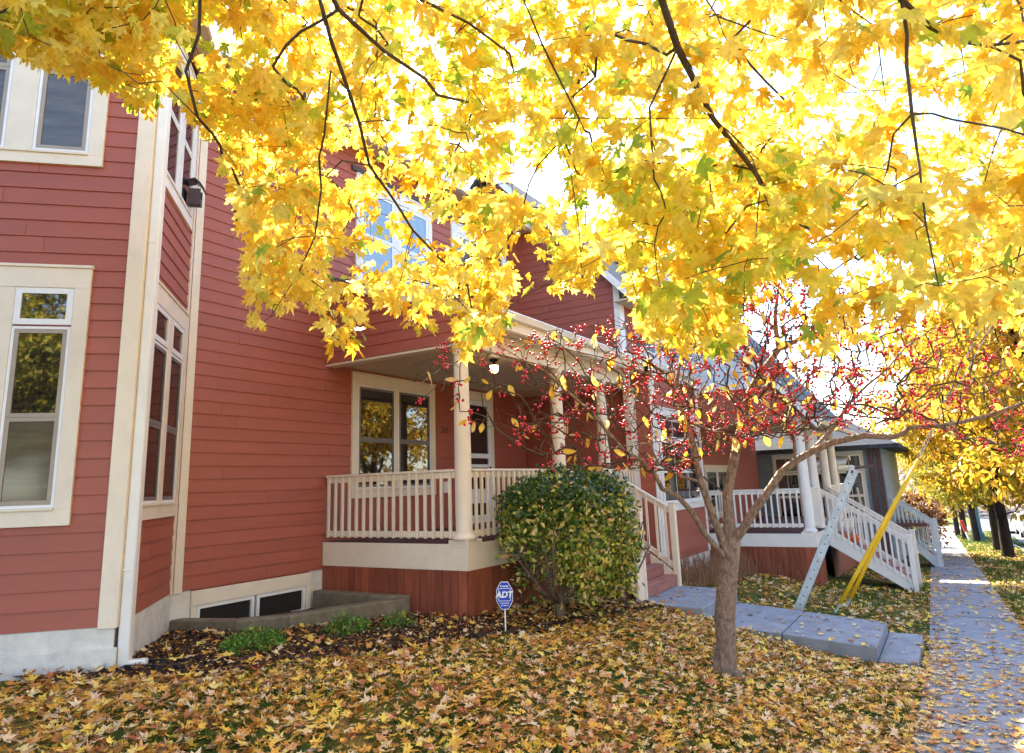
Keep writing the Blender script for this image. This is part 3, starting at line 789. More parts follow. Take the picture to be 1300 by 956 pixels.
# street-side block over the second porch: steep slate roof running down to the porch eave
FQ = frame((XB2, YBK), -PI/2)          # faces -X ; u = YBK - y
def rq(y): return 1.66+(y-2.86)*1.25
mb = MB(); siding(mb, FQ, 1.46, 2.32, lambda z: (0, YBK-max(3.0, 2.86+(z+.12-1.66)/1.25)))
mb.build('gable_siding', M['siding'], HB)
mb = MB(); siding(mb, FQ, 2.40, 6.2, lambda z: (-1.6 if z > 3.2 else 0, YBK-(2.86+(z+.12-1.66)/1.25)))
mb.build('upper_gable_siding', M['siding_pale'], HB)
mb = MB(); mb.box(XB2+.03, 26.8, YBK+.0, 9, 2.3, 5.4); mb.build('upper_wall', M['siding_pale'], HB)
mb = MB(); mb.box(0, YBK-3.4, .004, .03, 2.30, 2.41, FQ); mb.build('belt_board', M['trim_white'], HB)
mb = MB()
P = [(XB2-.28, 2.62, rq(2.62)), (XB2-.28, 7.6, rq(7.6)), (XB2-.28, 12, 3), (XB2-.28, 12, 2.9), (XB2-.28, 7.6, rq(7.6)-.14), (XB2-.28, 2.62, rq(2.62)-.14)]
mb.prism(P, (8.2, 0, 0)); mb.build('street_roof', M['shingle'], HB)
mb = MB()
P = [(XB2-.31, 2.62, rq(2.62)-.01), (XB2-.31, 7.6, rq(7.6)-.01), (XB2-.31, 7.6, rq(7.6)-.24), (XB2-.31, 2.62, rq(2.62)-.24)]
mb.prism(P, (.035, 0, 0)); mb.build('rake_board', M['trim_white'], HB)
mb = MB(); gutter(mb, XB2-.3, 26.9, 2.64, rq(2.62)); mb.build('gutter', M['trim_white'], HB)
# porch two
D2 = -1.42; QY = 2.99
mb = MB(); mb.box(XB2+.04, 26.8, QY+.04, YBK, D2-.05, D2); P2 = mb.build('porch', M['deck'], HB)
mb = MB(); mb.box(XB2, XB2+.04, QY, YBK, -1.745, D2-.005); mb.box(XB2+.04, 26.8, QY, QY+.04, -1.745, D2-.006)
mb.box(XB2-.003, XB2+.34, QY-.003, QY+.34, D2-.05, D2+.04); mb.build('rim_board', M['trim_white'], P2, bevel=.004)
skirt_boards(P2, [(XB2+.025, YBK-.05), (XB2+.025, QY+.02)], -1.75, ground)
mb = MB(); mb.box(XB2+.0, XB2+.95, QY+.001, QY+.06, -3.1, -1.75); mb.box(XB2+2.6, 26.8, QY+.01, QY+.05, -3.4, -1.75); mb.build('skirt', M['skirt'], P2)
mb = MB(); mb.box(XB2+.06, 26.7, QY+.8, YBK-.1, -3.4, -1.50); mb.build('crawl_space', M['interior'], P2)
for cx in (19.06, 20.50, 22.72, 24.5): smooth_by_angle(column(P2, cx, 3.14, D2+.03, 1.46, M['trim_white']))
mb = MB(); mb.box(18.45, 18.75, 5.62, 5.90, -1.8, 2.3); mb.build('pilaster', M['trim'], P2)
railing(P2, (XB2+.07, 5.60), (XB2+.07, 3.27), -.32, -1.27, m='trim_white', out=(-1, 0), space=.16)
railing(P2, (19.2, 3.1), (20.38, 3.1), -.32, -1.27, m='trim_white')
railing(P2, (22.85, 3.1), (26.5, 3.1), -.32, -1.27, m='trim_white')
mb = MB(); mb.box(XB2, 26.8, 3.02, 3.26, 1.46, 1.70); mb.box(XB2, XB2+.2, 3.26, YBK, 1.455, 1.60); mb.build('beam', M['trim_white'], P2)
mb = MB(); mb.box(XB2+.2, 26.8, 3.26, YBK, 1.52, 1.56); mb.build('ceiling', M['soffit'], P2)
FK = frame((XB2, YBK), 0)
window(HB, FK, 1.2, 3.6, -1.15, .35, cols=2, side=.1, head=.14, sill=.12, trim='trim', sash='sash_grey')
S2X0, S2X1 = 20.62, 22.5
st2, yb2 = stairs(P2, S2X0, S2X1, QY, D2, 8, .262, .188, sm='trim_white', solid=False, deep=.40)
for x in (S2X0+.02, S2X1-.02):
    railing(st2, (x, QY+.1), (x, yb2+.03), -.33, -1.38, -1.62, -2.74, m='trim_white', out=(-1, 0), space=.135, name='stair_railing')
    for dx in (0,):
        mb = MB(); mb.box(x-.06, x+.06, yb2-.10, yb2+.02, ground(x, yb2)-.1, -1.60); mb.box(x-.07, x+.07, yb2-.11, yb2+.03, -1.60, -1.57); mb.build('newel_post', M['trim_white'], st2, bevel=.006)
# thin metal handrails inside
for x in (S2X0+.16, S2X1-.16):
    mb = MB(); mb.bar((x, QY, -.48), (x, yb2, -1.80), .04, .05); mb.build('handrail', M['trim_white'], st2)
# pumpkin on the second porch stairs
t = empty('pumpkin', (20.98, 2.42, D2-.188*2), 'orange pumpkin on the upper stairs of the second porch, behind the white balusters', 'pumpkin')
mb = MB()
pr_ = [(.02, .0), (.10, .01), (.15, .06), (.165, .12), (.15, .18), (.10, .225), (.03, .215)]
n = 40; vs = []
for r_, z in pr_:
    for k in range(n):
        a = 2*PI*k/n; q = 1-.07*abs(math.cos(a*5)); vs.append((20.98+r_*q*math.cos(a), 2.42+r_*q*math.sin(a), D2-.188*2+z))
fs = [(i*n+k, i*n+(k+1) % n, (i+1)*n+(k+1) % n, (i+1)*n+k) for i in range(len(pr_)-1) for k in range(n)]+[tuple(range(n))[::-1], tuple(range((len(pr_)-1)*n, len(pr_)*n))]
mb.add(vs, fs); mb.build('flesh', M['pumpkin'], t, smooth=True)
mb = MB(); mb.tube([(20.98, 2.42, D2-.376+.21), (20.985, 2.43, D2-.376+.26), (21.0, 2.44, D2-.376+.29)], [.02, .014, .016], 8); mb.build('stem', M['twig'], t)

# ================================================================== THIRD HOUSE
HC = empty('row_house', (31, 5, -3), 'blue-grey house with big paned windows and dark hipped roof beyond the second porch', 'house')
X3 = 27.6
F3 = frame((X3, 8.0), -PI/2); F3f = frame((X3, 1.95), 0)
mb = MB(); siding(mb, F3, -3.0, .95, lambda z: (0, 6.05)); siding(mb, F3f, -3.0, .95, lambda z: (0, 8.0)); mb.build('wall', M['siding_slate'], HC)
mb = MB(); mb.box(X3+.02, X3+8, 1.97, 10, -3.6, .94); mb.build('house_core', M['siding_slate'], HC)  # unseen solid body added against light leaks
for a in (2.4, 3.45, 4.5):
    window(HC, F3, a, a+.98, -1.7, .75, cols=1, side=.07, head=.09, sill=.09, transom=.1, meet=.5, trim='siding_pale', lites=2)
mb = MB()
for u in (5.62, 5.86): mb.box(u, u+.17, .02, .14, -3.5, .94, F3)
mb.build('corner_post', M['brown_post'], HC)
mb = MB(); a = (X3-.5, 1.35, .95); b = (X3+8.4, 1.35, .95); c = (X3+8.4, 9, .95); d = (X3-.5, 9, .95); e = (X3+2.2, 4.3, 2.7); f_ = (X3+6, 4.3, 2.7)
mb.add([a, b, c, d, e, f_, (a[0], a[1], .82), (b[0], b[1], .82), (c[0], c[1], .82), (d[0], d[1], .82)], [(0, 1, 5, 4), (1, 2, 5), (2, 3, 4, 5), (3, 0, 4), (6, 9, 8, 7), (0, 6, 7, 1), (3, 9, 6, 0)])
mb.build('roof', M['shingle_dark'], HC)
mb = MB(); mb.prism([(X3-.9, 3.0, .30), (X3-.9, 3.0, .36), (X3-.02, 3.0, .62), (X3-.02, 3.0, .56)], (0, 1.0, 0)); mb.build('awning', M['trim_white'], HC)
mb = MB(); mb.box(X3+.4, X3+4, .9, 1.95, -1.85, -1.75); P3 = mb.build('porch', M['deck'], HC)
st3, yb3 = stairs(P3, X3+.9, X3+2.5, 1.9, -1.75, 6, .25, .26, sm='siding_pale', solid=False)
for x in (X3+.9, X3+2.5):
    railing(st3, (x, 2.3), (x, .75), -.55, -1.6, -1.75, -2.8, m='siding_pale', out=(-1, 0), space=.13, name='stair_railing')
    mb = MB(); mb.box(x-.06, x+.06, .63, .76, -3.3, -1.70); mb.build('newel_post', M['siding_pale'], st3)

# ================================================================== ground helpers for vegetation
def ray_ground(px, py):
    d = CF*FPX+(px-650)*CR-(py-433)*CU
    t = 2.2/-d[2]
    for _ in range(40):
        p = d*t; g = ground(p[0], p[1]); t = .5*t+.5*(g/d[2])
    p = d*t
    return Vector((p[0], p[1], ground(p[0], p[1])))
GV = np.vectorize(ground)
def rnd_dirs(n): 
    v = RNG.normal(0, 1, (n, 3)); return v/np.linalg.norm(v, axis=1)[:, None]

# ================================================================== BIG MAPLE over the camera
C_MAPLE = [(0, (.62, .36, .015)), (.05, (.90, .50, .03)), (.2, (.97, .66, .06)), (.5, (.98, .76, .11)), (.8, (.98, .83, .20)), (.92, (.85, .78, .12)), (.965, (.46, .58, .06)), (1, (.22, .42, .04))]
C_MAPLE_G = [(0, (.80, .55, .03)), (.3, (.90, .72, .06)), (.6, (.80, .76, .08)), (.82, (.55, .64, .07)), (1, (.28, .46, .05))]
M['leaf_maple'] = leaf_mat('yellow_maple_leaves', C_MAPLE, .58, .38, .5)
M['leaf_maple_g'] = leaf_mat('yellow_green_maple_leaves', C_MAPLE_G, .58, .38, .5)
C_STREET = [(0, (.50, .30, .02)), (.3, (.62, .38, .03)), (.7, (.72, .48, .05)), (.9, (.40, .36, .04)), (1, (.2, .26, .03))]
M['leaf_street'] = leaf_mat('golden_street_tree_leaves', C_STREET, .4, .5, .2)
M['leaf_green'] = leaf_mat('olive_street_tree_leaves', [(0, (.10, .12, .02)), (.4, (.28, .26, .03)), (.8, (.55, .42, .04)), (1, (.12, .18, .02))], .4, .5, .2)
M['leaf_litter'] = leaf_mat('fallen_leaf_litter', [(0, (.16, .07, .02)), (.08, (.42, .17, .03)), (.25, (.74, .34, .05)), (.42, (.86, .54, .08)), (.58, (.88, .66, .10)), (.72, (.85, .66, .38)), (.84, (.80, .55, .36)), (.92, (.70, .34, .12)), (1, (.42, .08, .03))], .15, .55, .4)
M['leaf_bush'] = leaf_mat('shrub_leaves', [(0, (.03, .06, .012)), (.22, (.08, .16, .018)), (.42, (.20, .32, .03)), (.6, (.50, .52, .06)), (.78, (.80, .66, .14)), (.92, (.80, .60, .32)), (1, (.80, .34, .05))], .3, .4, .45)
M['leaf_bush_dark'] = leaf_mat('dark_green_shrub_leaves', [(0, (.02, .05, .012)), (.6, (.05, .12, .02)), (.9, (.10, .2, .03)), (1, (.3, .34, .05))], .25, .35, .5)
M['leaf_apple'] = leaf_mat('crabapple_leaves', [(0, (.80, .42, .04)), (.3, (.90, .60, .06)), (.7, (.93, .68, .14)), (.9, (.85, .62, .30)), (1, (.38, .48, .04))], .5, .4, .4)
M['leaf_plant'] = leaf_mat('green_perennial_leaves', [(0, (.06, .16, .02)), (.6, (.14, .32, .04)), (1, (.30, .42, .06))], .3, .5, .3)
M['grass'] = leaf_mat('grass_blades', [(0, (.035, .08, .012)), (.6, (.08, .17, .02)), (1, (.18, .24, .04))], .3, .6, .2)
M['leaf_rust'] = leaf_mat('rusty_shrub_leaves', [(0, (.12, .05, .04)), (.6, (.26, .12, .06)), (1, (.34, .22, .05))], .3, .6, .2)
M['leaf_pale'] = leaf_mat('pale_far_leaves', [(0, (.35, .24, .18)), (.6, (.55, .42, .33)), (1, (.55, .42, .2))], .4, .6, .2)

EX = [-400, -60, 0, 60, 100, 150, 170, 195, 215, 245, 262, 285, 300, 312, 330, 352, 380, 405, 440, 462, 480, 520, 560, 590, 620, 650, 672, 690, 712, 745, 765, 792, 812, 850, 880, 905, 935, 965, 1000, 1060, 1100, 1150, 1182, 1205, 1300, 1700]
EY = [60, 60, 52, 92, 108, 112, 138, 150, 112, 150, 185, 222, 262, 405, 436, 398, 392, 408, 462, 430, 398, 420, 436, 448, 436, 402, 384, 382, 394, 380, 318, 340, 430, 446, 436, 458, 436, 398, 432, 446, 432, 408, 372, 396, 425, 440]
HOLES = [(428, 208, 26, 34, .10), (505, 300, 62, 52, .42), (418, 340, 26, 16, .25), (682, 228, 40, 30, .06), (668, 345, 34, 62, .16), (745, 285, 45, 48, .45), (990, 392, 42, 44, .18), (1188, 312, 22, 16, .1), (278, 50, 24, 26, .2), (244, 66, 20, 46, .12), (262, 330, 34, 110, .0), (600, 300, 30, 40, .5), (1170, 150, 40, 30, .5), (960, 110, 25, 40, .5), (1120, 60, 30, 25, .55), (560, 60, 30, 22, .5), (895, 300, 25, 20, .7), (760, 395, 30, 28, .0), (1100, 330, 60, 22, .6), (730, 430, 80, 60, 0)]
def keep_prob(px, py, z):
    """1 where the photograph shows foliage, less in its gaps, 0 where it shows none (only for points in front of the lens)"""
    px = np.asarray(px); py = np.asarray(py); z = np.asarray(z)
    env = np.interp(px, EX, EY)+7*np.sin(px*.11)+5*np.sin(px*.043+1)
    k = np.where(py < env, 1., 0.)
    for (a, b, ra, rb, q) in HOLES:
        k = np.where(((px-a)/ra)**2+((py-b)/rb)**2 < 1, k*q, k)
    inside = (z > .05) & (px > -80) & (px < 1380) & (py > -80)
    return np.where(inside, k, np.where((z > .05) & (py > 430), 0., 1.))
def clear_of_house(P):
    P = np.atleast_2d(P)
    ok = P[:, 1] < np.where(P[:, 0] > 7.6, np.where(P[:, 2] > 3.6, 7.0, 5.2), 8.2)
    d = np.where(P[:, 0] < 4.01, 11.07-(P[:, 0]+P[:, 1]), (P[:, 0]-P[:, 1])+3.05)/1.414
    ok &= d > np.where(P[:, 2] > 5.5, .55, .22)
    return ok

MT = empty('maple_tree', (-1.9, -2.0, ground(-1.9, -2)), 'large golden maple whose leafy limbs fill the top of the picture', 'tree')
trunk = [(-1.9, -2.0, ground(-1.9, -2)-.1), (-1.88, -1.98, -1.2), (-1.85, -1.95, -.3), (-1.8, -1.9, .5), (-1.6, -1.7, 1.3), (-1.2, -1.35, 2.1), (-.6, -.9, 2.7), (.1, -.3, 3.05)]
nodes = [np.array(p) for p in trunk]; parents = [-1, 0, 1, 2, 3, 4, 5, 6]
def add_branch(start_par, pts):
    last = start_par; out = []
    for p in pts: nodes.append(np.array(p, float)); parents.append(last); last = len(nodes)-1; out.append(last)
    return out
add_branch(3, [(-2.6, -2.2, 1.6), (-3.5, -2.6, 2.9), (-4.4, -2.9, 4.0)])
add_branch(4, [(-1.3, -2.3, 2.8), (-.9, -2.8, 4.2), (-.6, -3.0, 5.6)])
add_branch(5, [(-1.3, -.8, 3.6), (-1.3, -.2, 5.0), (-1.2, .2, 6.2)])
top = 7
CH = {
 'A': ([(430, -130), (480, -60), (534, 0), (595, 29), (647, 68), (652, 90)], 3.0, 4.8),
 'B': ([(380, -90), (430, 12), (488, 65), (540, 100), (556, 121), (602, 132), (647, 149), (680, 190)], 2.9, 5.0),
 'C': ([(390, -60), (420, 50), (443, 116), (456, 155), (469, 210), (501, 255), (524, 292), (560, 330), (592, 352), (600, 400), (598, 436)], 2.8, 4.6),
 'D': ([(262, -120), (254, -40), (254, 0), (253, 42), (236, 90), (251, 149), (270, 170), (280, 185), (282, 198)], 2.7, 3.5),
 'E': ([(850, -120), (880, -50), (897, 0), (911, 21), (975, 44), (1007, 53), (1035, 80), (1090, 113)], 2.5, 3.6),
 'F': ([(1060, -100), (1095, -45), (1145, 0), (1182, 35), (1219, 53), (1265, 57), (1320, 50), (1380, 62)], 2.4, 3.3),
 'G': ([(1000, -70), (1040, -25), (1076, 9), (1113, 35), (1118, 80), (1125, 133)], 2.6, 3.4),
 'H': ([(820, -60), (860, 60), (905, 150), (957, 216), (989, 271), (1058, 306), (1090, 330)], 2.6, 4.2),
 'I': ([(420, 90), (412, 170), (405, 200), (408, 240), (400, 300), (380, 345), (345, 400)], 3.0, 3.9),
 'J': ([(640, -60), (690, 60), (735, 150), (765, 215), (790, 290), (800, 350)], 2.6, 3.6),
 'K': ([(700, 150), (725, 220), (735, 290), (738, 340)], 2.6, 2.9),
}
cid = {}
for key in 'ABCDEFGH':
    pts, d0, d1 = CH[key]; P3d = [at(p[0], p[1], d0+(d1-d0)*i/(len(pts)-1)) for i, p in enumerate(pts)]
    s0 = nodes[top]; e0_ = P3d[0]; mid = (s0+e0_)/2+np.array([0, 0, .25])
    cid[key] = add_branch(top, [mid]+P3d)
for key, pk, pi_ in (('I', 'C', 3), ('J', 'E', 1), ('K', 'H', 3)):
    pts, d0, d1 = CH[key]; cid[key] = add_branch(cid[pk][pi_], [at(p[0], p[1], d0+(d1-d0)*i/(len(pts)-1)) for i, p in enumerate(pts)])
i0 = cid['D'][6]
for k, p in enumerate([(205, 103), (175, 106), (158, 92), (140, 84)]):
    nodes.append(at(p[0], p[1], 3.15+.05*k)); parents.append(i0); i0 = len(nodes)-1
# clump centres: visible part of the crown
def visible_clumps(n):
    px = np.concatenate([RNG.uniform(-120, 1420, int(n*3.6)), RNG.uniform(600, 1000, int(n*.4))]); py = np.concatenate([RNG.uniform(-140, 470, int(n*3.6)), RNG.uniform(200, 440, int(n*.4))])
    o_ = RNG.permutation(len(px)); px, py = px[o_], py[o_]
    lo = np.interp(px, [0, 300, 450, 620, 760, 1000, 1300], [3.1, 3.4, 3.6, 3.3, 2.9, 2.7, 2.6])
    hi = np.interp(px, [0, 200, 350, 600, 900, 1300], [5.2, 5.0, 6.8, 9.5, 11, 11])
    u = RNG.uniform(0, 1, len(px))**1.0
    d = lo+(hi-lo)*u
    k = RNG.uniform(0, 1, len(px)) < keep_prob(px, py, d)
    px, py, d = px[k], py[k], d[k]
    P = CF[None]*d[:, None]+((px-650)*d/FPX)[:, None]*CR[None]-((py-433)*d/FPX)[:, None]*CU[None]
    k = clear_of_house(P) & (P[:, 2] < 7.5)
    return P[k][:n]
VC = visible_clumps(2250)
n_ = 5200
E_ = RNG.normal(0, 1, (n_, 3)); E_ /= np.linalg.norm(E_, axis=1)[:, None]; E_ *= RNG.uniform(.45, 1, n_)[:, None]**.6
OC = E_*np.array([5.6, 5.2, 3.3])+np.array([.3, -.9, 4.6])  # unseen part of the crown, filled in for its shade
px, py, z = proj(OC)
inf = (z > .05) & (px > -60) & (px < 1360) & (py > -60) & (py < 1000)
OC = OC[(~inf) & (np.linalg.norm(OC, axis=1) > 1.9) & clear_of_house(OC) & (OC[:, 2] > 1.3)][:560]
nfixm = len(nodes)
A, par_, tips = grow(nodes, parents, np.concatenate([VC, OC]), .28)
def prune(A, par_, tips, nfix):
    par_ = np.array(par_); px, py, z = proj(A); kp = keep_prob(px, py, z)
    m_ = (A+A[np.maximum(par_, 0)])/2; qx, qy, qz = proj(m_); kp = np.minimum(kp, keep_prob(qx, qy, qz))
    near = np.linalg.norm(A, axis=1) < 1.6
    bad = ((kp == 0) | near) & (np.arange(len(A)) >= nfix)
    for i in range(nfix, len(A)):
        if bad[par_[i]]: bad[i] = True
    keep = ~bad; new = np.cumsum(keep)-1
    P2 = [(-1 if p < 0 else int(new[p])) for p in par_[keep]]
    return A[keep], P2, [int(new[t]) for t in tips if keep[t]]
A, par_, tips = prune(A, par_, tips, nfixm)
r, ch = radii(A, par_, .0022, 2.4, .19)
r[nfixm:] = np.minimum(r[nfixm:], .0075)
mb = MB(); skin(mb, A, par_, r, ch, 5)
mb.build('trunk', M['bark'], MT, smooth=True)
TP = A[tips]; TD = np.array([A[t]-A[par_[t]] for t in tips])
def clump_leaves(TP, TD, per, spread, smin, smax, upw=.9, tilt=.75, hang=.35):
    n = len(TP)*per
    c = np.repeat(TP, per, 0); dd = np.repeat(TD/(np.linalg.norm(TD, axis=1)[:, None]+1e-6), per, 0)
    o = rnd_dirs(n)*RNG.uniform(.25, 1, n)[:, None]*spread; o[:, 2] *= .6
    P = c+o
    T = o/spread+dd*.5+rnd_dirs(n)*.5; T[:, 2] -= hang
    N = rnd_dirs(n)*tilt; N[:, 2] += upw
    s = RNG.uniform(smin, smax, n)
    return P, T, N, s
P, T, N, s = clump_leaves(TP[:], TD, 10, .21, .075, .125)
px, py, z = proj(P+T/np.linalg.norm(T, axis=1)[:, None]*.05)
k = (RNG.uniform(0, 1, len(P)) < np.clip(keep_prob(px, py, z)*1.6, 0, 1)) & clear_of_house(P) & (np.linalg.norm(P, axis=1) > 1.7)
P, T, N, s = P[k], T[k], N[k], s[k]
gk = np.sin(P[:, 0]*1.1+.5)*np.sin(P[:, 1]*1.3+2.2)+.6*np.sin(P[:, 2]*1.7+P[:, 0])+.9*np.clip((P[:, 1]-P[:, 0]*.9-.6), 0, 1) > .82
gk &= RNG.uniform(0, 1, len(P)) < .8
for c_, R_, q_ in ((at(860, 330, 3.4), .75, .45), (at(730, 300, 3.3), .35, .6), (at(1060, 250, 3.6), .6, .25), (at(420, 90, 3.6), .4, .3)):
    gk |= (np.linalg.norm(P-c_, axis=1) < R_) & (RNG.uniform(0, 1, len(P)) < q_)
leaf_mesh('crown', P[~gk], T[~gk], N[~gk], s[~gk], MAPLE, M['leaf_maple'], MT, fold=.12, droop=.22)
leaf_mesh('crown', P[gk], T[gk], N[gk], s[gk], MAPLE, M['leaf_maple_g'], MT, fold=.12, droop=.22)

# ================================================================== street trees (two prototypes, copied)
def street_tree(name, H, R, base, lm, seed, nclump, per, ls, bark='bark_dark', tr=.02):
    global RNG
    keepr = RNG; RNG = np.random.default_rng(seed)
    root = bpy.data.objects.new(name, None); COL.objects.link(root)
    nd = [np.array([0, 0, -.2]), np.array([.02, 0, base*.5]), np.array([.05, .04, base])]; pp = [-1, 0, 1]
    for k in range(5):
        a = 2*PI*k/5+seed; l = 2
        for q in range(3):
            t = (q+1)/3; nd.append(np.array([math.cos(a)*R*.38*t, math.sin(a)*R*.38*t, base+(H-base)*.55*t**.8])); pp.append(l); l = len(nd)-1
    n = nclump*3
    E = rnd_dirs(n)*RNG.uniform(0, 1, n)[:, None]**.38
    lump = 1+.22*np.sin(E[:, 0]*5+seed)*np.sin(E[:, 1]*4+1)+.14*np.sin(E[:, 2]*9+seed)
    C_ = E*np.array([R, R, (H-base)*.56])*lump[:, None]+np.array([0, 0, base+(H-base)*.50])
    gap = np.sin(C_[:, 0]*1.7+seed)*np.sin(C_[:, 1]*1.9)*np.sin(C_[:, 2]*1.6+2)
    C_ = C_[gap > -.33][:nclump]
    A, p2, tips = grow(nd, pp, C_[:int(nclump*.55)], .3)
    r, ch = radii(A, p2, .008, 2.4, tr); r[0] = tr*1.2; r[1] = tr; r[2] = tr*.9; r[3:18] = np.maximum(r[3:18], tr*.36)
    mb = MB(); skin(mb, A, p2, r, ch, 5, minr=.012); mb.build('trunk', M[bark], root, smooth=True)
    P, T, N, s = clump_leaves(C_, rnd_dirs(len(C_)), per, .42, ls*.8, ls*1.3)
    leaf_mesh('crown', P, T, N, s, SMALL, M[lm], root, center=False, fold=.1, droop=.2)
    RNG = keepr
    return root
def copy_tree(o, parent=None):
    c = o.copy(); COL.objects.link(c)
    if parent: c.parent = parent
    for h in o.children: copy_tree(h, c)
    return c
tA = street_tree('street_tree', 8.2, 3.6, 2.3, 'leaf_street', 3, 640, 34, .165, tr=.19)
tB = street_tree('street_tree', 7.6, 3.3, 2.2, 'leaf_green', 8, 580, 34, .165, tr=.17)
GRP = 'maples planted along the kerb'
ST = [  # x, y, proto, rot, scale, label
 (34.0, -1.50, tA, .3, 1.0, 'golden street tree nearest along the sidewalk, the thickest dark trunk by the kerb'),
 (35.6, -2.65, tA, 2.1, 1.02, 'golden street tree at the right picture edge, its trunk leaning right'),
 (38.6, -1.35, tB, 4.0, .95, 'olive and gold street tree just behind the thickest trunk'),
 (46.5, -.75, tB, 1.2, .95, 'green-leaved street tree behind the red and white marker post'),
 (50.5, -.25, tA, 5.0, .85, 'golden street tree left of the red and white marker post'),
 (53.5, .10, tB, 2.7, .85, 'leftmost olive street tree by the strip of green grass'),
 (21.5, -3.0 if False else -2.75, tA, 1.7, 1.0, 'golden street tree whose crown enters the picture at the right edge above the sidewalk'),
 (-17.5, -2.3, tB, .7, 1.35, 'unseen tall olive street tree added on the kerb strip behind the camera for shade'),  # this tree and the next: out of view, added to shade the scene
 (-27, -2.6, tA, 3.7, 1.35, 'unseen tall golden street tree added farther up the kerb strip behind the camera for shade'),
 (-5, -15.5, tB, 5.2, 1.0, 'unseen big olive tree added across the road for reflections, opposite the bay window'),  # last four: out of view, added for window reflections and bounce light
 (3.5, -16.0, tB, 2.2, 1.0, 'unseen round olive tree added across the road for reflections, opposite the porch'),
 (16, -15.0, tB, .2, 1.1, 'unseen big olive tree added across the road for reflections, opposite the second porch'),
 (26, -14.5, tA, 1.2, 1.3, 'unseen big golden tree added across the road for reflections, farther down the street'),
]
used = set()
for x, y, pr0, rot, sc, lab in ST:
    o = pr0 if pr0.name not in used else copy_tree(pr0); used.add(pr0.name)
    o.location = (x, y, ground(x, y)); o.rotation_euler = (0, 0, rot); o.scale = (sc, sc, sc*(1.22 if x > 20 else 1))
    tag(o, lab, 'tree', GRP if -4 < y < 1 else 'unseen trees added across the road')

# ================================================================== crabapple on the lawn
cb = ray_ground(921, 858); CD = float(np.array(cb)@CF)
AT = empty('crabapple_tree', cb, 'bare-limbed crabapple with red berries on the lawn beside the concrete walk', 'tree')
def Q(px, py, dd): return at(px, py, CD+dd)
nodes = [np.array(cb)-np.array([0, 0, .12])]; parents = [-1]; RAD = {0: .165}
def limb(start, pts, r0, r1):
    last = start; out = []
    for i, (a, b, dd) in enumerate(pts):
        nodes.append(Q(a, b, dd)); parents.append(last); last = len(nodes)-1; out.append(last)
        RAD[last] = r0+(r1-r0)*i/max(1, len(pts)-1)
    return out
tr_ = limb(0, [(921, 846, 0), (922, 825, 0), (920, 790, 0), (922, 750, 0), (926, 715, 0), (929, 690, 0)], .152, .118)
RAD[tr_[1]] = .125
l1 = limb(tr_[4], [(912, 672, -.05), (903, 650, -.08), (890, 612, -.1), (884, 588, -.1), (879, 560, -.1), (872, 535, -.1), (864, 518, 0), (859, 490, 0), (862, 466, .05), (872, 441, .1), (880, 415, .1)], .070, .018)
l0 = limb(tr_[4], [(895, 678, -.2), (877, 648, -.3), (858, 628, -.4), (841, 621, -.45), (830, 600, -.5), (812, 583, -.55), (793, 573, -.55), (773, 550, -.6), (753, 526, -.6), (716, 493, -.7), (690, 470, -.8), (664, 458, -.9), (625, 448, -1.0), (590, 455, -1.1), (560, 468, -1.1), (530, 490, -1.15)], .045, .006)
l0b = limb(l1[2], [(869, 606, -.15), (852, 599, -.2), (836, 588, -.2), (822, 560, -.2), (812, 540, -.25), (800, 525, -.3)], .026, .01)
l2 = limb(tr_[5], [(925, 660, .1), (923, 628, .15), (931, 588, .2), (936, 563, .2), (943, 535, .25), (951, 500, .25), (962, 479, .25), (979, 457, .3), (989, 443, .3)], .088, .052)
l2b = limb(l2[3], [(915, 560, .3), (905, 540, .4), (893, 520, .5), (885, 505, .5), (900, 480, .5)], .045, .012)
f1 = limb(l2[-1], [(985, 420, .3), (984, 400, .25), (988, 370, .2), (984, 345, .2)], .042, .014)
f2 = limb(l2[-1], [(1001, 438, .2), (1014, 430, .1), (1044, 425, 0), (1066, 422, -.2), (1110, 408, -.4), (1150, 400, -.6)], .042, .010)
f3 = limb(f1[0], [(972, 405, .4), (958, 396, .5), (945, 380, .5)], .026, .010)
l3 = limb(tr_[5], [(943, 672, -.1), (956, 650, -.15), (971, 630, -.2), (992, 599, -.25), (1010, 585, -.3), (1029, 574, -.35), (1056, 562, -.45), (1097, 553, -.6), (1134, 555, -.7), (1146, 551, -.75), (1155, 543, -.8), (1198, 540, -1.0), (1225, 535, -1.1), (1253, 528, -1.2), (1298, 512, -1.4), (1330, 500, -1.5)], .072, .018)
l3b = limb(l3[5], [(1061, 540, -.2), (1075, 515, -.2), (1100, 490, -.2), (1125, 470, -.2), (1150, 440, -.2), (1180, 420, -.2)], .032, .008)
l3c = limb(l3[4], [(1008, 560, -.4), (1001, 530, -.4), (1010, 500, -.3), (1030, 475, -.3), (1060, 455, -.3)], .026, .008)
l4 = limb(l2[5], [(975, 482, .1), (1000, 465, 0), (1022, 456, -.1), (1050, 450, -.2)], .022, .007)
l5 = limb(l1[5], [(905, 548, -.3), (930, 540, -.4), (958, 528, -.5), (985, 517, -.5), (1010, 500, -.6)], .024, .008)
l6 = limb(l1[7], [(835, 480, 0), (805, 468, 0), (770, 455, 0), (735, 447, -.1), (700, 440, -.2)], .018, .006)
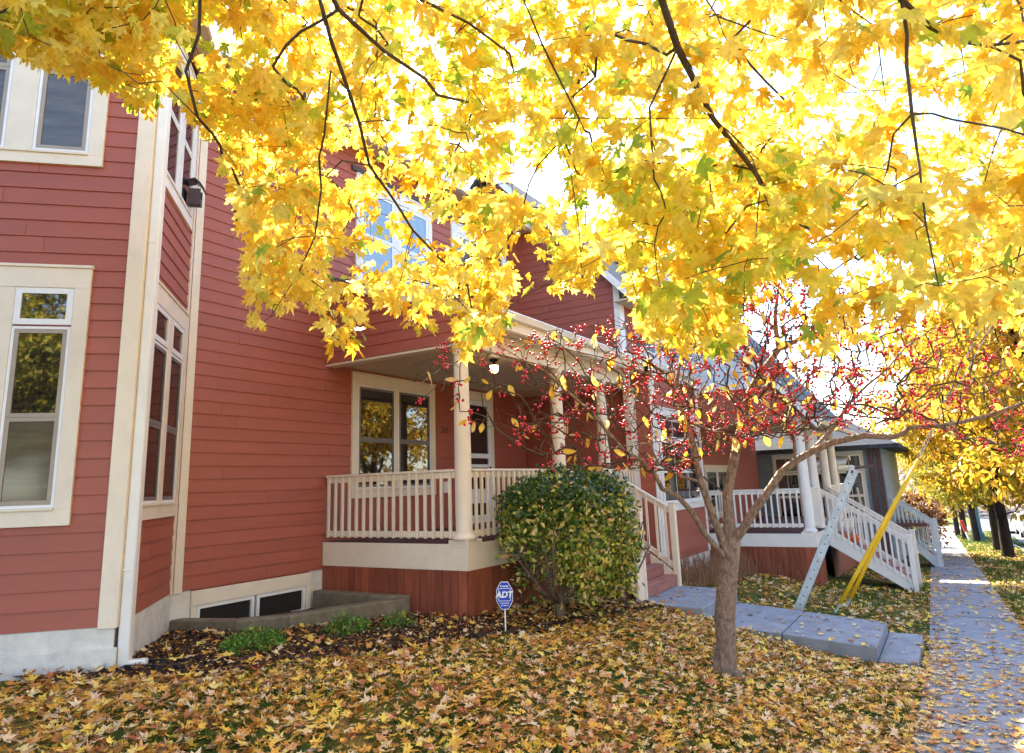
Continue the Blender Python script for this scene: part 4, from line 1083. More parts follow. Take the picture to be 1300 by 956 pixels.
def apple_targets(n):
    px = np.concatenate([RNG.uniform(660, 1300, n*2), RNG.normal(880, 110, n*2), RNG.normal(1010, 110, n*2), RNG.uniform(520, 800, int(n*.5))]); RNG.shuffle(px)
    py = RNG.uniform(330, 620, len(px))
    lo = np.interp(px, [520, 620, 700, 800, 900, 980, 1060, 1150, 1300], [440, 430, 415, 400, 400, 340, 350, 400, 400])
    hi = np.interp(px, [520, 560, 640, 700, 780, 860, 930, 1000, 1060, 1150, 1300], [500, 520, 560, 590, 600, 600, 560, 560, 545, 535, 590])
    k = (py > lo) & (py < hi)
    px, py = px[k][:n], py[k][:n]
    d = CD+RNG.uniform(-1.1, .9, len(px))+np.interp(px, [520, 700, 900, 1300], [-.6, -.3, 0, -.9])
    P = CF[None]*d[:, None]+((px-650)*d/FPX)[:, None]*CR[None]-((py-433)*d/FPX)[:, None]*CU[None]
    return P[P[:, 1] < 5.0]
nfix = len(nodes)
A, par_, tips = grow(nodes, parents, apple_targets(2900), .12)
r, ch = radii(A, par_, .0040, 2.2)
for i, v in RAD.items(): r[i] = v*(.84 if v > .1 else .68)
for i in range(nfix, len(A)): r[i] = min(r[i], .012)
mbt = MB(); mb = MB(); nA = len(mb.v)
isfix = np.arange(len(A)) < nfix
chf = [[c for c in ch[i] if c < nfix] for i in range(nfix)]
skin(mb, A[:nfix], par_[:nfix], r[:nfix], chf, 5)
for t0 in range(nfix, len(A)):
    if par_[t0] < nfix:      # every twig system as its own chains
        st_ = [(par_[t0], t0)]
        while st_:
            a, b = st_.pop(); chain = [a]; cur = b; rr0 = [min(r[a], r[b])]
            while True:
                chain.append(cur); rr0.append(r[cur])
                if not ch[cur]: break
                c2 = sorted(ch[cur], key=lambda q: -r[q])
                for x in c2[1:]: st_.append((cur, x))
                cur = c2[0]
            mbt.tube([A[i] for i in chain], rr0, 4, cap=False)
mbt.build('twigs', M['bark'], AT, smooth=True)
# root flare
for k in range(6):
    a = 2*PI*k/6+.3; c_ = Vector(cb)
    mb.tube([c_+Vector((math.cos(a)*.05, math.sin(a)*.05, .30)), c_+Vector((math.cos(a)*.10, math.sin(a)*.10, .05)), c_+Vector((math.cos(a)*.26, math.sin(a)*.26, -.07))], [.055, .058, .04], 8)
mb.build('trunk', M['bark_apple'], AT, smooth=True)
TP = A[tips]
# berries
ico_v = []; ico_f = []
bm_ = __import__('bmesh').new(); __import__('bmesh').ops.create_icosphere(bm_, subdivisions=1, radius=1)
bm_.verts.ensure_lookup_table(); ico_v = np.array([v.co[:] for v in bm_.verts]); ico_f = np.array([[v.index for v in f.verts] for f in bm_.faces]); bm_.free()
allidx = np.array([i for i in range(nfix, len(A))]); cen = A[RNG.choice(allidx, min(800, len(allidx)), replace=False)]
cnt = RNG.integers(2, 9, len(cen)); cc = np.repeat(cen, cnt, 0); cc = cc+RNG.normal(0, .028, cc.shape); cc[:, 2] -= RNG.uniform(.0, .045, len(cc))
rr = RNG.uniform(.011, .018, len(cc))
V = (cc[:, None, :]+ico_v[None]*rr[:, None, None]).reshape(-1, 3); F_ = (ico_f[None]+(np.arange(len(cc))*len(ico_v))[:, None, None]).reshape(-1)
me = bpy.data.meshes.new('berries'); me.vertices.add(len(V)); me.vertices.foreach_set('co', V.reshape(-1)); nf = len(F_)//3
me.loops.add(len(F_)); me.loops.foreach_set('vertex_index', F_.astype(np.int32)); me.polygons.add(nf)
me.polygons.foreach_set('loop_start', (np.arange(nf)*3).astype(np.int32)); me.polygons.foreach_set('loop_total', np.full(nf, 3, np.int32)); me.polygons.foreach_set('use_smooth', [True]*nf)
me.update(calc_edges=True); me.materials.append(M['berry']); ob = bpy.data.objects.new('berries', me); COL.objects.link(ob); par(ob, AT); ob['kind'] = 'stuff'
sel = A[RNG.choice(allidx, 300, replace=False)]
P, T, N, s = clump_leaves(sel, rnd_dirs(len(sel)), 1, .05, .10, .17, .2, 1.0, .9)
leaf_mesh('leaves', P, T, N, s, OVAL, M['leaf_apple'], AT, center=False, fold=.15, droop=.2)

# ================================================================== clipped shrub in front of the porch
bc = at(722, 672, 10.25)
BS = empty('shrub', (bc[0], bc[1], ground(bc[0], bc[1])), 'rounded clipped shrub with green and yellowing leaves in front of the porch railing', 'shrub')
bc = np.array([bc[0], bc[1], -.74])
def bush_pts(n):
    E = RNG.uniform(-1, 1, (n*4, 3)); q = (np.abs(E)**2.7).sum(1)**(1/2.7)
    E = E[q > .05]; q = q[q > .05]; rr_ = RNG.uniform(0, 1, len(E))**.22
    E = E/q[:, None]*rr_[:, None]
    lump = 1+.09*np.sin(E[:, 0]*7+1)*np.sin(E[:, 1]*6)+.06*np.sin(E[:, 2]*9+E[:, 0]*5)+RNG.normal(0, .025, len(E))
    P = E*np.array([1.0, .98, .96])*lump[:, None]
    return P[:n], rr_[:n]
Pb, rb = bush_pts(18000)
# ragged, open underside (more open towards the left of the photograph)
side = Pb@np.array([CR[0], CR[1], 0])
dens = np.clip((Pb[:, 2]+.62-np.interp(side, [-1, -.4, .1, 1], [.34, .10, -.35, -.45]))/.45, .10, 1)
k = RNG.uniform(0, 1, len(Pb)) < dens
Pb = Pb[k]+bc
n = len(Pb); N = (Pb-bc)/np.linalg.norm(Pb-bc, axis=1)[:, None]*.9+rnd_dirs(n)*.8; T = rnd_dirs(n); T[:, 2] -= .6
topm = (Pb[:, 2]-bc[2]+RNG.normal(0, .22, n)) > .38
leaf_mesh('foliage', Pb[~topm], T[~topm], N[~topm], RNG.uniform(.04, .10, (~topm).sum()), SMALL, M['leaf_bush'], BS, center=False, fold=.15)
leaf_mesh('foliage', Pb[topm], T[topm], N[topm], RNG.uniform(.05, .085, topm.sum()), SMALL, M['leaf_bush_dark'], BS, center=False, fold=.15)
SH = []
mb = MB()
for (px_, py_, nn) in ((712, 788, 9), (789, 768, 9)):
    if mb.v: mb.build('stems', M['twig'], BS, smooth=True); mb = MB()
    g = ray_ground(px_, py_); g = Vector((g.x, g.y, g.z))
    mb.tube([g-Vector((0, 0, .08)), g+Vector((0, 0, .16)), g+Vector((0, 0, .28))], [.085, .07, .05], 10)
    for k in range(nn):
        a = 2*PI*k/nn+random.random(); R_ = random.uniform(.35, .8); e = g+Vector((math.cos(a)*R_, math.sin(a)*R_*.8, random.uniform(.9, 1.4)))
        m_ = g+(e-g)*.45+Vector((random.uniform(-.05, .05), random.uniform(-.05, .05), -.05)); s0 = g+Vector((0, 0, .22))
        mb.tube([s0, m_, e], [.026, .018, .008], 6)
        for q in range(4):
            b0 = m_+(e-m_)*random.random(); mb.tube([b0, b0+Vector((random.uniform(-.3, .3), random.uniform(-.3, .3), random.uniform(.1, .4)))], [.008, .003], 4)
mb.build('stems', M['twig'], BS, smooth=True); mb = MB()
for k in range(70):
    e_ = rnd_dirs(1)[0]; e_[2] = abs(e_[2])*.9; p0 = Vector(bc+e_*np.array([.86, .84, .8])); p1 = p0+Vector(e_)*random.uniform(.12, .34)+Vector((0, 0, random.uniform(.02, .14)))
    mb.tube([p0, p0.lerp(p1, .5), p1], [.005, .004, .002], 4)
    SH.append((p0, p1))
mb.build('shoots', M['twig'], BS, smooth=True)['kind'] = 'stuff'
pp_ = np.array([list(a.lerp(b, t)) for a, b in SH for t in (.3, .5, .65, .8, .95, 1.0)]); n = len(pp_)
leaf_mesh('foliage', pp_+RNG.normal(0, .012, (n, 3)), rnd_dirs(n), rnd_dirs(n), RNG.uniform(.045, .09, n), SMALL, M['leaf_bush'], BS, center=False, fold=.15)

# rusty shrub far down the street
def far_shrub(name, c, R, H, lm, n, ls, label, cat='shrub', group=None):
    root = empty(name, c, label, cat, group)
    E = rnd_dirs(n)*RNG.uniform(.3, 1, n)[:, None]**.5
    P = E*np.array([R, R, H/2])*(1+.2*np.sin(E[:, 0]*6)*np.sin(E[:, 1]*5+1))[:, None]+np.array(c)+np.array([0, 0, H*.52])
    leaf_mesh('foliage', P, rnd_dirs(n), rnd_dirs(n), RNG.uniform(ls*.7, ls*1.3, n), SMALL, M[lm], root, center=False)
    mb = MB()
    for k in range(6):
        a = k*1.05; mb.tube([c, (c[0]+math.cos(a)*R*.5, c[1]+math.sin(a)*R*.5, c[2]+H*.7)], [.05, .01], 5)
    mb.build('stems', M['twig'], root)
far_shrub('shrub', (36, 1.75, ground(36, 1.75)), 1.5, 2.6, 'leaf_rust', 2600, .16, 'rust-brown shrub beyond the third house stairs, left of the sidewalk')
far_shrub('shrub', (41, 2.0, ground(41, 2.0)), 1.2, 1.6, 'leaf_green', 1600, .15, 'low olive shrub on the left of the sidewalk, behind the rust-brown shrub')

# ================================================================== things on the lawn
# alarm company sign
sb = ray_ground(642, 806); sd_ = float(np.array(sb)@CF)
SG = empty('yard_sign', sb, 'small blue octagonal alarm sign on a white stake before the porch skirt', 'sign')
sx = Vector((CR[0], CR[1], 0)).normalized(); sy = Vector((0, 0, 1)); sn = sx.cross(sy)
cz = Vector(at(640.5, 756, sd_)); W_, H_ = .098, .16
def octo(w, h, c, th):
    o_ = [(-.45*w, h), (.45*w, h), (w, .42*h), (w, -.42*h), (.45*w, -h), (-.45*w, -h), (-w, -.42*h), (-w, .42*h)]
    return [c+sx*a+sy*b for a, b in o_]
mb = MB(); mb.prism(octo(W_, H_, cz-sn*.004, 0), sn*.008); mb.build('sign_face', M['sign_white'], SG)
mb = MB(); mb.prism(octo(W_*.93, H_*.95, cz+sn*.0045, 0), sn*.002); fb = mb.build('sign_panel', M['blue_sign'], SG)
mb = MB()
for a, b, c_, d in ((-.072, .072, .078, .084), (-.072, .072, -.064, -.058), (-.072, -.067, -.058, .078), (.067, .072, -.058, .078)):
    P_ = [cz+sn*.0072+sx*a+sy*c_, cz+sn*.0072+sx*b+sy*c_, cz+sn*.0072+sx*b+sy*d, cz+sn*.0072+sx*a+sy*d]; mb.prism(P_, sn*.001)
mb.build('sign_border', M['sign_white'], SG)
text_mesh('lettering', 'ADT', .098, M['sign_white'], cz+sn*.0075+sy*.008, sx, sy+sx*.18, SG, .001, .004)
text_mesh('lettering', 'Security', .030, M['sign_white'], cz+sn*.0075+sy*.108, sx, sy, SG, .001, .001)
text_mesh('lettering', 'Protected by', .020, M['sign_white'], cz+sn*.0075-sy*.086, sx, sy, SG, .001, .0006)
text_mesh('lettering', '24 Hours', .022, M['sign_white'], cz+sn*.0075-sy*.112, sx, sy, SG, .001, .0006)
mb = MB(); mb.tube([Vector((cz.x, cz.y, sb.z-.1))-sn*.012, Vector((cz.x, cz.y, cz.z+.08))-sn*.012], .009, 8); mb.build('stake', M['sign_white'], SG)

# black landscape edging
pts = [ray_ground(*p)+Vector((0, 0, .035)) for p in ((596, 812), (615, 811), (650, 808), (690, 803), (720, 799), (745, 793), (764, 785), (780, 776))]
mb = MB(); mb.tube(pts, .028, 8); tag(mb.build('garden_edging', M['black'], smooth=True), 'black plastic edging strip curving through the leaves below the clipped shrub', 'edging')

# guy-wire guards and leaning post
def guard(p0px, top_px, X, lab, rad=.038):
    b = ray_ground(*p0px); b_ = np.array(b)
    d = CF*FPX+(top_px[0]-650)*CR-(top_px[1]-433)*CU; t = (b_[0]+X)/d[0]; tp = Vector(d*t)
    o = empty('guy_wire_guard', b, lab, 'wire guard', 'yellow guards on the guy wires')
    v = (tp-b).normalized()
    mb = MB(); mb.tube([b+v*.22, b+v*.9, tp-v*.5, tp], [rad, rad, rad*.95, rad*.8], 10); mb.build('guard', M['yellow'], o, smooth=True)
    mb = MB(); mb.tube([b-v*.15, b+v*.05, b+v*.24], [.02, .016, .016], 6); mb.tube([b+v*.02-Vector((0, .03, 0)), b+v*.05+Vector((0, .03, 0))], .022, 6); mb.build('anchor_rod', M['galv'], o); mb = MB()
    e = b+v*((-2.6-b.y)/v.y); mb.tube([tp-v*.1, tp.lerp(e, .5)-Vector((0, 0, .02)), e], .006, 5, cap=False); mb.build('wire', M['galv'], o)
    return e
e1 = guard((1060, 779), (1166, 583), .25, 'longer yellow plastic guy wire guard leaning right from the lawn beside the walk')
e2 = guard((1074, 772), (1150, 612), .0, 'shorter yellow plastic guy wire guard right behind the longer one')
up = empty('utility_pole', (e1.x, -2.62, ground(e1.x, -2.62)), 'wooden utility pole on the kerb strip holding the guy wires, right of the picture', 'pole')
mb = MB(); mb.tube([(e1.x, -2.62, ground(e1.x, -2.62)-.2), (e1.x, -2.62, 8.5)], [.15, .11], 14); mb.build('pole_shaft', M['bark_dark'], up, smooth=True)
mb = MB(); mb.box(e1.x-1.1, e1.x+1.1, -2.72, -2.62+.12, 7.6, 7.72); mb.build('crossarm', M['bark_dark'], up)
gb = ray_ground(1012, 777); d = CF*FPX+(1086-650)*CR-(592-433)*CU; gt = Vector(d*((gb.x+.1)/d[0]))
gp = empty('leaning_post', gb, 'leaning grey galvanised post with punched holes standing on the lawn left of the yellow guards', 'post')
v = (gt-gb).normalized(); mb = MB(); q0 = gb-v*.2; sdv = v.cross(Vector((-1, -.3, 0))).normalized(); up2 = sdv.cross(v)
mb.bar(q0, gt, .15, .012, up=(-1, -.25, 0.0))
for s_ in (-1, 1): mb.bar(q0+sdv*s_*.071, gt+sdv*s_*.071, .010, .055, up=(-1, -.25, 0))
mb.build('channel', M['galv'], gp)
mb = MB(); L = (gt-gb).length; k = .15
nv = up2.normalized()
while k < L:
    c_ = gb+v*k+nv*.0075*(1 if nv.x < 0 else -1); rr_ = .013; P_ = [c_+(sdv*math.cos(a)+v*math.sin(a))*rr_ for a in [2*PI*i/8 for i in range(8)]]; mb.prism(P_, nv*(.002 if nv.x < 0 else -.002)); k += .17
ho = mb.build('bolt_holes', M['interior'], gp); ho['kind'] = 'stuff'
mb = MB(); mb.bar(gt-v*.04-sdv*.0, gt-v*.02+Vector((0, -.30, .02)), .03, .05); mb.bar(gt-v*.1, gt-v*.1+Vector((0, .12, -.02)), .03, .05); mb.build('bracket', M['brown_post'], gp)

# birdhouse-like box hung in the upper bay window
wb = empty('window_feeder', FN(1.72, .12, 3.95), 'small dark hooded box mounted on the sill of the upper bay window', 'bird feeder')
def fnb(mb, u0, u1, v0, v1, z0, z1): mb.box(u0, u1, v0, v1, z0, z1, FN)
mb = MB(); fnb(mb, 1.66, 1.80, .05, .20, 3.86, 3.89); fnb(mb, 1.66, 1.67, .05, .20, 3.89, 4.08); fnb(mb, 1.79, 1.80, .05, .20, 3.89, 4.08); fnb(mb, 1.67, 1.79, .05, .06, 3.89, 4.08); fnb(mb, 1.67, 1.79, .19, .20, 3.89, 3.95)
mb.build('tray', M['brown_post'], wb)
mb = MB()
prof = [(.03, 4.20), (.12, 4.23), (.19, 4.17), (.24, 4.10), (.25, 4.05), (.235, 4.05), (.22, 4.09), (.18, 4.15), (.12, 4.20), (.03, 4.17)]
mb.prism([FN(1.645, v_, z_) for v_, z_ in prof], Vector(FN(1.815, 0, 0))-Vector(FN(1.645, 0, 0))); mb.build('hood', M['black'], wb)

# far street furniture
p = (47.5, -.45); g = ground(*p)
o = empty('marker_post', (*p, g), 'short red and white marker post leaning in the grass strip far down the sidewalk', 'marker post')
mb = MB(); mb.tube([(*p, g-.1), (p[0], p[1]+.14, g+.55)], .055, 10); mb.build('shaft', M['sign_white'], o)
mb = MB(); mb.tube([(p[0], p[1]+.14, g+.55), (p[0], p[1]+.27, g+1.15)], .09, 10); mb.build('reflector', M['red_paint'], o)
p = (47.0, -.95); g = ground(*p)
o = empty('street_lamp', (*p, g), 'teal painted lamp post between dark tree trunks far down the sidewalk', 'street lamp')
mb = MB(); mb.lathe((p[0], p[1], g-.05), [(.22, 0), (.22, .5), (.14, .65), (.11, 1.2), (.09, 3.3)], 14); mb.build('post', M['teal_paint'], o)
mb = MB(); mb.lathe((p[0], p[1], g+3.25), [(.12, 0), (.2, .12), (.22, .45), (.08, .62)], 14); mb.build('lamp_head', M['sign_white'], o)

def car(name, loc, rot, paint, label, h=1.5, L=4.5):
    root = bpy.data.objects.new(name, None); COL.objects.link(root); tag(root, label, 'car', 'parked cars down the street')
    W = .88; prof = [(-L/2, .35), (-L/2+.03, .75), (-L/2+.9, .92), (-L/2+1.45, h-.08), (-L/2+1.9, h), (L/2-1.5, h), (L/2-.45, .98), (L/2-.05, .88), (L/2, .38), (L/2-.4, .28), (-L/2+.4, .28)]
    mb = MB(); mb.prism([(x, -W, z) for x, z in prof], (0, 2*W, 0)); b = mb.build('body', M[paint], None, bevel=.07); b.parent = root
    mb = MB()
    for s_ in (-1, 1):
        y0 = s_*(W+.004); P_ = [(-L/2+1.15, y0, .95), (-L/2+1.6, y0, h-.12), (-L/2+1.95, y0, h-.08), (L/2-1.6, y0, h-.08), (L/2-.75, y0, .98)]
        mb.prism(P_, (0, s_*.006, 0))
    g_ = mb.build('side_windows', M['glass']); g_.parent = root
    mb = MB(); mb.prism([(-L/2+.98, -W*.85, .99), (-L/2+.98, W*.85, .99), (-L/2+1.43, W*.8, h-.10), (-L/2+1.43, -W*.8, h-.10)], (-.012, 0, .006)); g_ = mb.build('windscreen', M['glass']); g_.parent = root
    for x in (-L/2+.85, L/2-.85):
        for s_ in (-1, 1):
            mb = MB(); n = 20; r_ = .33; yy = s_*(W-.12)
            mb.prism([(x+r_*math.cos(2*PI*k/n), yy, .33+r_*math.sin(2*PI*k/n)) for k in range(n)], (0, s_*.15, 0)); wq = mb.build('wheel', M['rubber']); wq.parent = root
            mb = MB(); mb.prism([(x+.2*math.cos(2*PI*k/n), yy+s_*.15, .33+.2*math.sin(2*PI*k/n)) for k in range(n)], (0, s_*.012, 0)); q = mb.build('rim', M['galv']); q.parent = wq
    for s_ in (-1, 1):
        mb = MB(); mb.box(-L/2-.01, -L/2+.05, s_*.62-.14, s_*.62+.14, .62, .75); q = mb.build('headlight', M['sign_white']); q.parent = root
        mb = MB(); mb.box(L/2-.05, L/2+.01, s_*.66-.12, s_*.66+.12, .68, .84); q = mb.build('tail_light', M['red_paint']); q.parent = root
    root.location = loc; root.rotation_euler = (0, 0, rot); return root
car('parked_car', (47, -3.95, gs(47)-.15), 0.02, 'carpaint_blue', 'blue car parked at the kerb behind the dark street tree trunks')
car('parked_car', (74, 2.1, gs(74)+.03), 0.05, 'carpaint_dark', 'black car standing at the far end of the sidewalk', 1.75, 4.8)
car('parked_car', (57, -4.15, gs(57)-.15), 0.02, 'carpaint_silver', 'silver car parked farther down the kerb, beyond the blue car')
car('parked_car', (66, -9.8, gs(66)-.15), 3.14, 'carpaint_silver', 'silver car parked on the opposite side of the far road', 1.6)

# far wood and far houses closing the street
n = 9000
bx = RNG.uniform(0, 1, n); X = 92+RNG.uniform(0, 26, n); Y = -42+bx*90; hz = RNG.uniform(0, 1, n)**.8*(5.5+2.0*np.sin(Y*.35)+1.2*np.sin(Y*.9+1))
P = np.stack([X, Y, np.array([gs(x) for x in X])+hz], 1)
leaf_mesh('far_wood', P, rnd_dirs(n), rnd_dirs(n), RNG.uniform(.7, 1.3, n), SMALL, M['leaf_pale'], None, center=False)
tag(bpy.data.objects['far_wood'], 'pale brown line of distant trees closing the end of the street', 'trees', kind='stuff')
def far_house(x, y, w, d_, h, m, lab, rot=0):
    root = empty('far_house', (x, y, gs(x)-.1), lab, 'house', 'houses across the road')
    z = gs(x)-.2
    mb = MB(); mb.box(x-w/2, x+w/2, y-d_/2, y+d_/2, z, z+h); mb.build('wall', M[m], root)
    mb = MB(); mb.prism([(x-w/2-.4, y-d_/2-.4, z+h), (x-w/2-.4, y+d_/2+.4, z+h), (x-w/2-.4, y, z+h+d_*.38)], (w+.8, 0, 0)); mb.build('roof', M['shingle_dark'], root)
    for i in range(3):
        for zz in (1.0, 3.9):
            mb = MB(); xx = x-w/2+w*(i+.5)/3
            mb.box(xx-.65, xx+.65, y+d_/2+.002, y+d_/2+.05, z+zz, z+zz+1.6); wi = mb.build('window', M['trim_white'], root)
            mb = MB(); mb.box(xx-.55, xx+.55, y+d_/2+.051, y+d_/2+.06, z+zz+.1, z+zz+1.5); mb.build('pane', M['glass'], wi)
far_house(-4, -22, 10, 8, 6, 'siding_pale', 'pale two-storey house across the road opposite the bay')
far_house(10, -22, 10, 8, 6, 'found', 'white two-storey house across the road opposite the porch')
far_house(25, -22, 10, 8, 6, 'siding_slate', 'slate blue two-storey house across the road farther down')

# ================================================================== beds, litter, grass
def bedline(x):   # y of the border between lawn and bed
    return np.interp(x, [3.2, 4.0, 4.3, 4.7, 5.5, 6.1, 7.0, 8.1, 9.9, 11.1], [7.4, 6.75, 6.2, 6.05, 5.65, 5.28, 4.95, 4.6, 4.4, 4.1])
def free(P2):
    """not inside walls, porches, kerbs"""
    x, y = P2[:, 0], P2[:, 1]
    ok = y < YW-.03
    ok &= ~((x > 8.13) & (x < 14.9) & (y > 5.80))
    ok &= ~((x > 14.8) & (y > 5.45)); ok &= ~((x > 18.85) & (y > 2.95)); ok &= ~((x > 11.0) & (x < 13.2) & (y > 4.5))
    d = np.where(x < 4.01, 11.07-(x+y), (x-y)+3.05)/1.414
    ok &= d > .06
    ok &= ~((x > 5.6) & (x < 8.15) & (y > np.interp(x, [5.6, 5.95, 6.4, 8.12], [8.6, 7.75, 7.32, 6.78])))
    ok &= ~((x > 20.5) & (x < 22.6) & (y > 1.0)); ok &= ~((x > 27.5) & (y > .6))
    return ok
def on_walk(P2):
    x, y = P2[:, 0], P2[:, 1]
    return (x > 11.1) & (x < 13.14) & (y > .7) & (y < 4.8)
def walk_z(x, y):
    return np.where(y > 3.5, ZP1-.015, np.where(y > 1.18, -2.345+(y-1.18)*(.175/2.3), -2.5))
OFFV = np.vectorize(off)
def litter(name, n, x0, x1, y0, y1, size, outline, dens, label, center=True, lift=.03):
    x = RNG.uniform(x0, x1, n); y = RNG.uniform(y0, y1, n); P2 = np.stack([x, y], 1)
    k = free(P2) & (RNG.uniform(0, 1, n) < dens(x, y)); P2 = P2[k]
    z = GV(P2[:, 0], P2[:, 1]); w_ = on_walk(P2); z = np.where(w_, walk_z(P2[:, 0], P2[:, 1]), z)
    yr = P2[:, 1]-OFFV(P2[:, 0]); sw = (yr > -.78) & (yr < .6); z = np.where(sw, z+.03, z); z = np.where((P2[:, 0] < 11.1) & (P2[:, 1] > bedline(P2[:, 0])), z+.035, z)
    flat = w_ | sw
    n = len(P2); z = z+np.where(flat, .012, RNG.uniform(.012, lift+.03, n)); 
    th = RNG.uniform(0, 2*PI, n); tl = np.where(flat, .10, .42)
    T = np.stack([np.cos(th), np.sin(th), RNG.normal(0, .15, n)*tl*2], 1); N = np.stack([RNG.normal(0, 1, n)*tl, RNG.normal(0, 1, n)*tl, np.ones(n)], 1)
    s = RNG.uniform(size[0], size[1], n)
    o = leaf_mesh(name, np.stack([P2[:, 0], P2[:, 1], z], 1), T, N, s, outline, M['leaf_litter'], None, center=center, fold=.10, droop=-.12)
    return tag(o, label, 'leaves', kind='stuff')
def patch(x, y, f=1.): return .5+.5*np.sin(x*1.9*f+np.sin(y*2.3*f)*1.3)*np.sin(y*2.1*f+x*.7*f)
def d_near(x, y):
    bed = y > bedline(x)
    base = np.where(bed & (x < 11.1), .05+.16*patch(x, y, 1.7), .58+.42*patch(x, y)**.6)
    base = np.where(bed & (x > 8.3) & (x < 11.1), .38, base)
    w_ = on_walk(np.stack([x, y], 1)); base = np.where(w_, .035, base)
    yr = y-.0; sw = (yr > -.78) & (yr < .6)
    base = np.where(sw, .07+.6*np.exp(-((.62-yr)/.25))+.4*np.exp(-((yr+.8)/.2))+.22*patch(x, y, 2)**2, base)
    return base
litter('fallen_leaves', 46000, 2.0, 13.5, -1.6, 8.6, (.042, .108), MAPLE_S, d_near, 'thick litter of yellow, orange and tan maple leaves over the near lawn and bed')
litter('leaf_fragments', 16000, 2.0, 12.5, -1.6, 8.0, (.018, .045), SMALL, lambda x, y: np.where(on_walk(np.stack([x, y], 1)), .12, .8), 'small crumpled leaf fragments strewn between the larger leaves near the walls', center=False)
def d_far(x, y):
    yr = y-OFFV(x); sw = (yr > -.78) & (yr < .6)
    b = .35+.65*patch(x, y, .9)
    b = np.where(sw, (.05+.55*np.exp(-((.62-yr)/.2))+.45*np.exp(-((yr+.8)/.2))+.15*patch(x, y, 1.5)), b)
    b = np.where((x > 41) & (yr < -.6), b*.25, b)
    b = np.where(on_walk(np.stack([x, y], 1)), 0, b)
    return b*np.interp(x, [13, 30, 60], [1, .6, .25])
litter('fallen_leaves', 38000, 13.5, 62, -3.0, 5.4, (.075, .13), MAPLE_S, d_far, 'thinner litter of yellow and brown leaves farther down the lawns and sidewalk edges', center=False)
# mulch chips
n = 16000; x = RNG.uniform(3.6, 11.2, n); y = RNG.uniform(4, 8.6, n); P2 = np.stack([x, y], 1); k = free(P2) & (y > bedline(x)+RNG.normal(-.1, .12, n)); P2 = P2[k]; n = len(P2)
T = rnd_dirs(n); T[:, 2] *= .4; N = rnd_dirs(n)*.8; N[:, 2] += .8
o = leaf_mesh('mulch', np.stack([P2[:, 0], P2[:, 1], GV(P2[:, 0], P2[:, 1])+.03+RNG.uniform(0, .03, n)], 1), T, N, RNG.uniform(.03, .075, n), [(-.22, 0), (.22, .05), (.28, 1), (-.2, .95)], M['mulch'], None, center=False, droop=0, fold=0)
tag(o, 'dark bark mulch covering the bed along the bay and main wall', 'mulch', kind='stuff')
mb = MB()
for a in np.arange(3.5, 11.2, .35):
    for q in range(12):
        pass
# mulch ground sheet under the chips
xsb = np.arange(3.4, 11.21, .2); mb = MB(); nn = 14
for a in xsb:
    y0 = float(bedline(a)); y1 = YW
    for q in range(nn+1):
        yy = y0+(y1-y0)*q/nn; mb.v.append((a, yy, ground(a, yy)+.035+.012*math.sin(a*9+yy*7) if q else ground(a, yy)-.03))
for i in range(len(xsb)-1):
    for q in range(nn): mb.f.append((i*(nn+1)+q, (i+1)*(nn+1)+q, (i+1)*(nn+1)+q+1, i*(nn+1)+q+1))
structure(mb.build('garden_bed', M['mulch'], smooth=True))
# grass blades
def grass(n, x0, x1, y0, y1, hmin, hmax, wd, dens):
    x = RNG.uniform(x0, x1, n); y = RNG.uniform(y0, y1, n); P2 = np.stack([x, y], 1)
    yr = y-OFFV(x)
    k = free(P2) & ~on_walk(P2) & ~((yr > -.8) & (yr < .62)) & (~((y > bedline(x)-.05) & (x < 11.2))) & (RNG.uniform(0, 1, n) < dens(x, y)); P2 = P2[k]; n = len(P2)
    T = rnd_dirs(n)*.55; T[:, 2] = 1; N = rnd_dirs(n); N[:, 2] *= .2
    return np.stack([P2[:, 0], P2[:, 1], GV(P2[:, 0], P2[:, 1])-.005], 1), T, N, RNG.uniform(hmin, hmax, n)
a = grass(60000, 2.5, 16, -1.9, 5.8, .045, .10, 1, lambda x, y: .25+.75*(patch(x+3, y+1, 1.3) > .45))
b = grass(45000, 16, 62, -2.9, 2.9, .09, .18, 1, lambda x, y: (.2+.8*(patch(x, y, .8) > .5))*np.interp(x, [16, 40, 60], [.7, 1, .6]))
o = leaf_mesh('grass', *[np.concatenate([p_, q_]) for p_, q_ in zip(a, b)], [(-.045, 0), (.045, 0), (.03, .6), (0, 1), (-.03, .6)], M['grass'], None, center=False, fold=0, droop=.15)
tag(o, 'short green grass showing between the fallen leaves on the lawn', 'grass', kind='stuff')
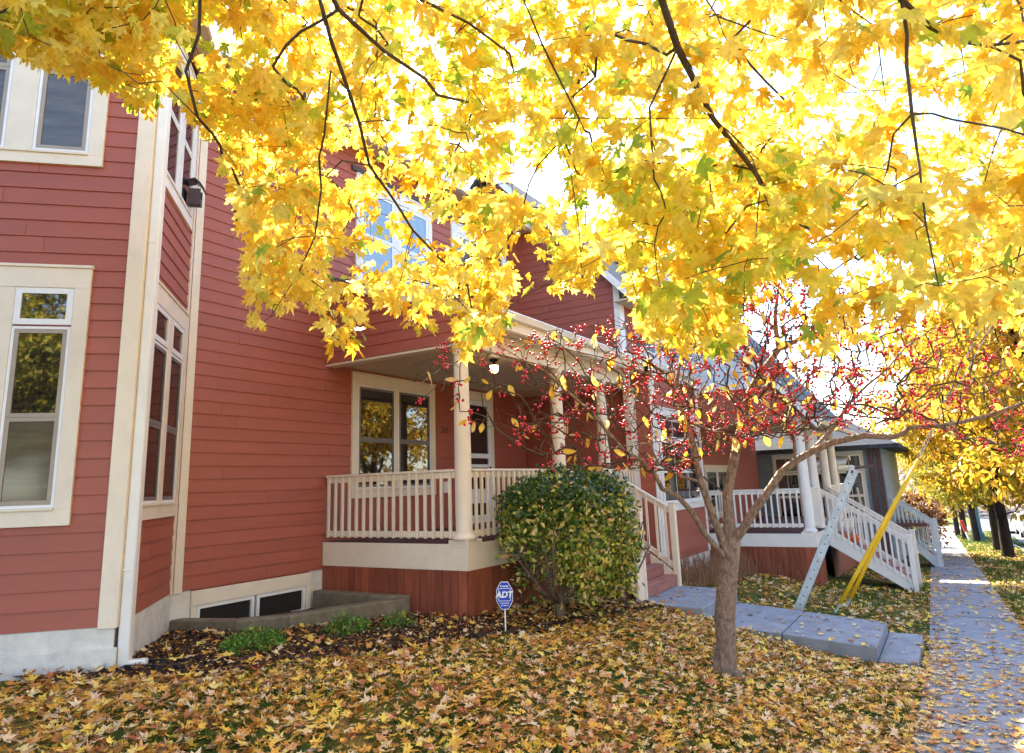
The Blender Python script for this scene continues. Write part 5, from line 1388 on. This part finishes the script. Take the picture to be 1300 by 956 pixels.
# green perennials in the bed
for i, (px_, py_, R_, lab) in enumerate(((322, 828, .30, 'bright green leafy perennial in the mulch below the basement window'), (440, 808, .26, 'green and browning perennial beside the right end of the concrete kerb'), (505, 800, .20, 'small thin green plant in the mulch nearest the porch skirt corner'))):
    g = ray_ground(px_, py_); root = empty('bed_plant', g, lab, 'plant', 'low perennials in the mulch bed')
    n = (900, 520, 260)[i]; th = RNG.uniform(0, 2*PI, n); rr_ = R_*np.sqrt(RNG.uniform(0, 1, n)); hh = RNG.uniform(.03, .26, n)*(1-(rr_/R_)**2*.6)
    P = np.stack([g.x+rr_*np.cos(th)*1.25, g.y+rr_*np.sin(th), g.z+hh], 1); T = rnd_dirs(n); T[:, 2] += .4
    leaf_mesh('leaves', P, T, rnd_dirs(n)+np.array([0, 0, .8]), RNG.uniform(.045, .085, n), [(0, 0), (.12, .3), (.1, .7), (0, 1), (-.1, .7), (-.12, .3)], M['leaf_plant'], root, center=False)
    mb = MB()
    for k in range(26):
        a_ = random.uniform(0, 2*PI); q = random.uniform(0, R_); mb.tube([g, g+Vector((math.cos(a_)*q*.5, math.sin(a_)*q*.5, .1)), g+Vector((math.cos(a_)*q*1.2, math.sin(a_)*q, random.uniform(.16, .28)))], [.004, .003, .002], 4)
    mb.build('stems', M['twig'], root)
# dried stalks along the foundation of the middle house
mb = MB()
for k in range(900):
    x = random.uniform(13.4, 18.7); y = random.uniform(4.35, 5.3) if x < 18.4 else random.uniform(3.2, 4.8)
    z = ground(x, y); h = random.uniform(.25, .62); dx, dy = random.uniform(-.12, .12), random.uniform(-.12, .12)
    mb.tube([(x, y, z), (x+dx*.4, y+dy*.4, z+h*.6), (x+dx, y+dy, z+h)], [.006, .005, .003], 3, cap=False)
    if k % 2: mb.tube([(x+dx*.4, y+dy*.4, z+h*.6), (x+dx*.4+random.uniform(-.1, .1), y+dy, z+h*.9)], [.004, .002], 3, cap=False)
M['stalk'] = mat('dried_stalks', (.22, .11, .06), .85, .2, (9, 9, 9), island=.5)
tag(mb.build('dry_stalks', M['stalk']), 'dense brown dried stalks along the wall of the middle house behind the walk', 'dried plants', kind='stuff')

# ------------------------------------------------------------------ render settings
S.render.engine = 'CYCLES'
S.view_settings.view_transform = 'Standard'; S.view_settings.look = 'None'; S.view_settings.gamma = 1
S.view_settings.use_curve_mapping = False
S.view_settings.exposure = 2.68
S.cycles.use_denoising = True
S.cycles.max_bounces = 10; S.cycles.diffuse_bounces = 5; S.cycles.glossy_bounces = 4; S.cycles.transmission_bounces = 8; S.cycles.transparent_max_bounces = 8
S.cycles.sample_clamp_indirect = 8; S.cycles.caustics_reflective = False; S.cycles.caustics_refractive = False
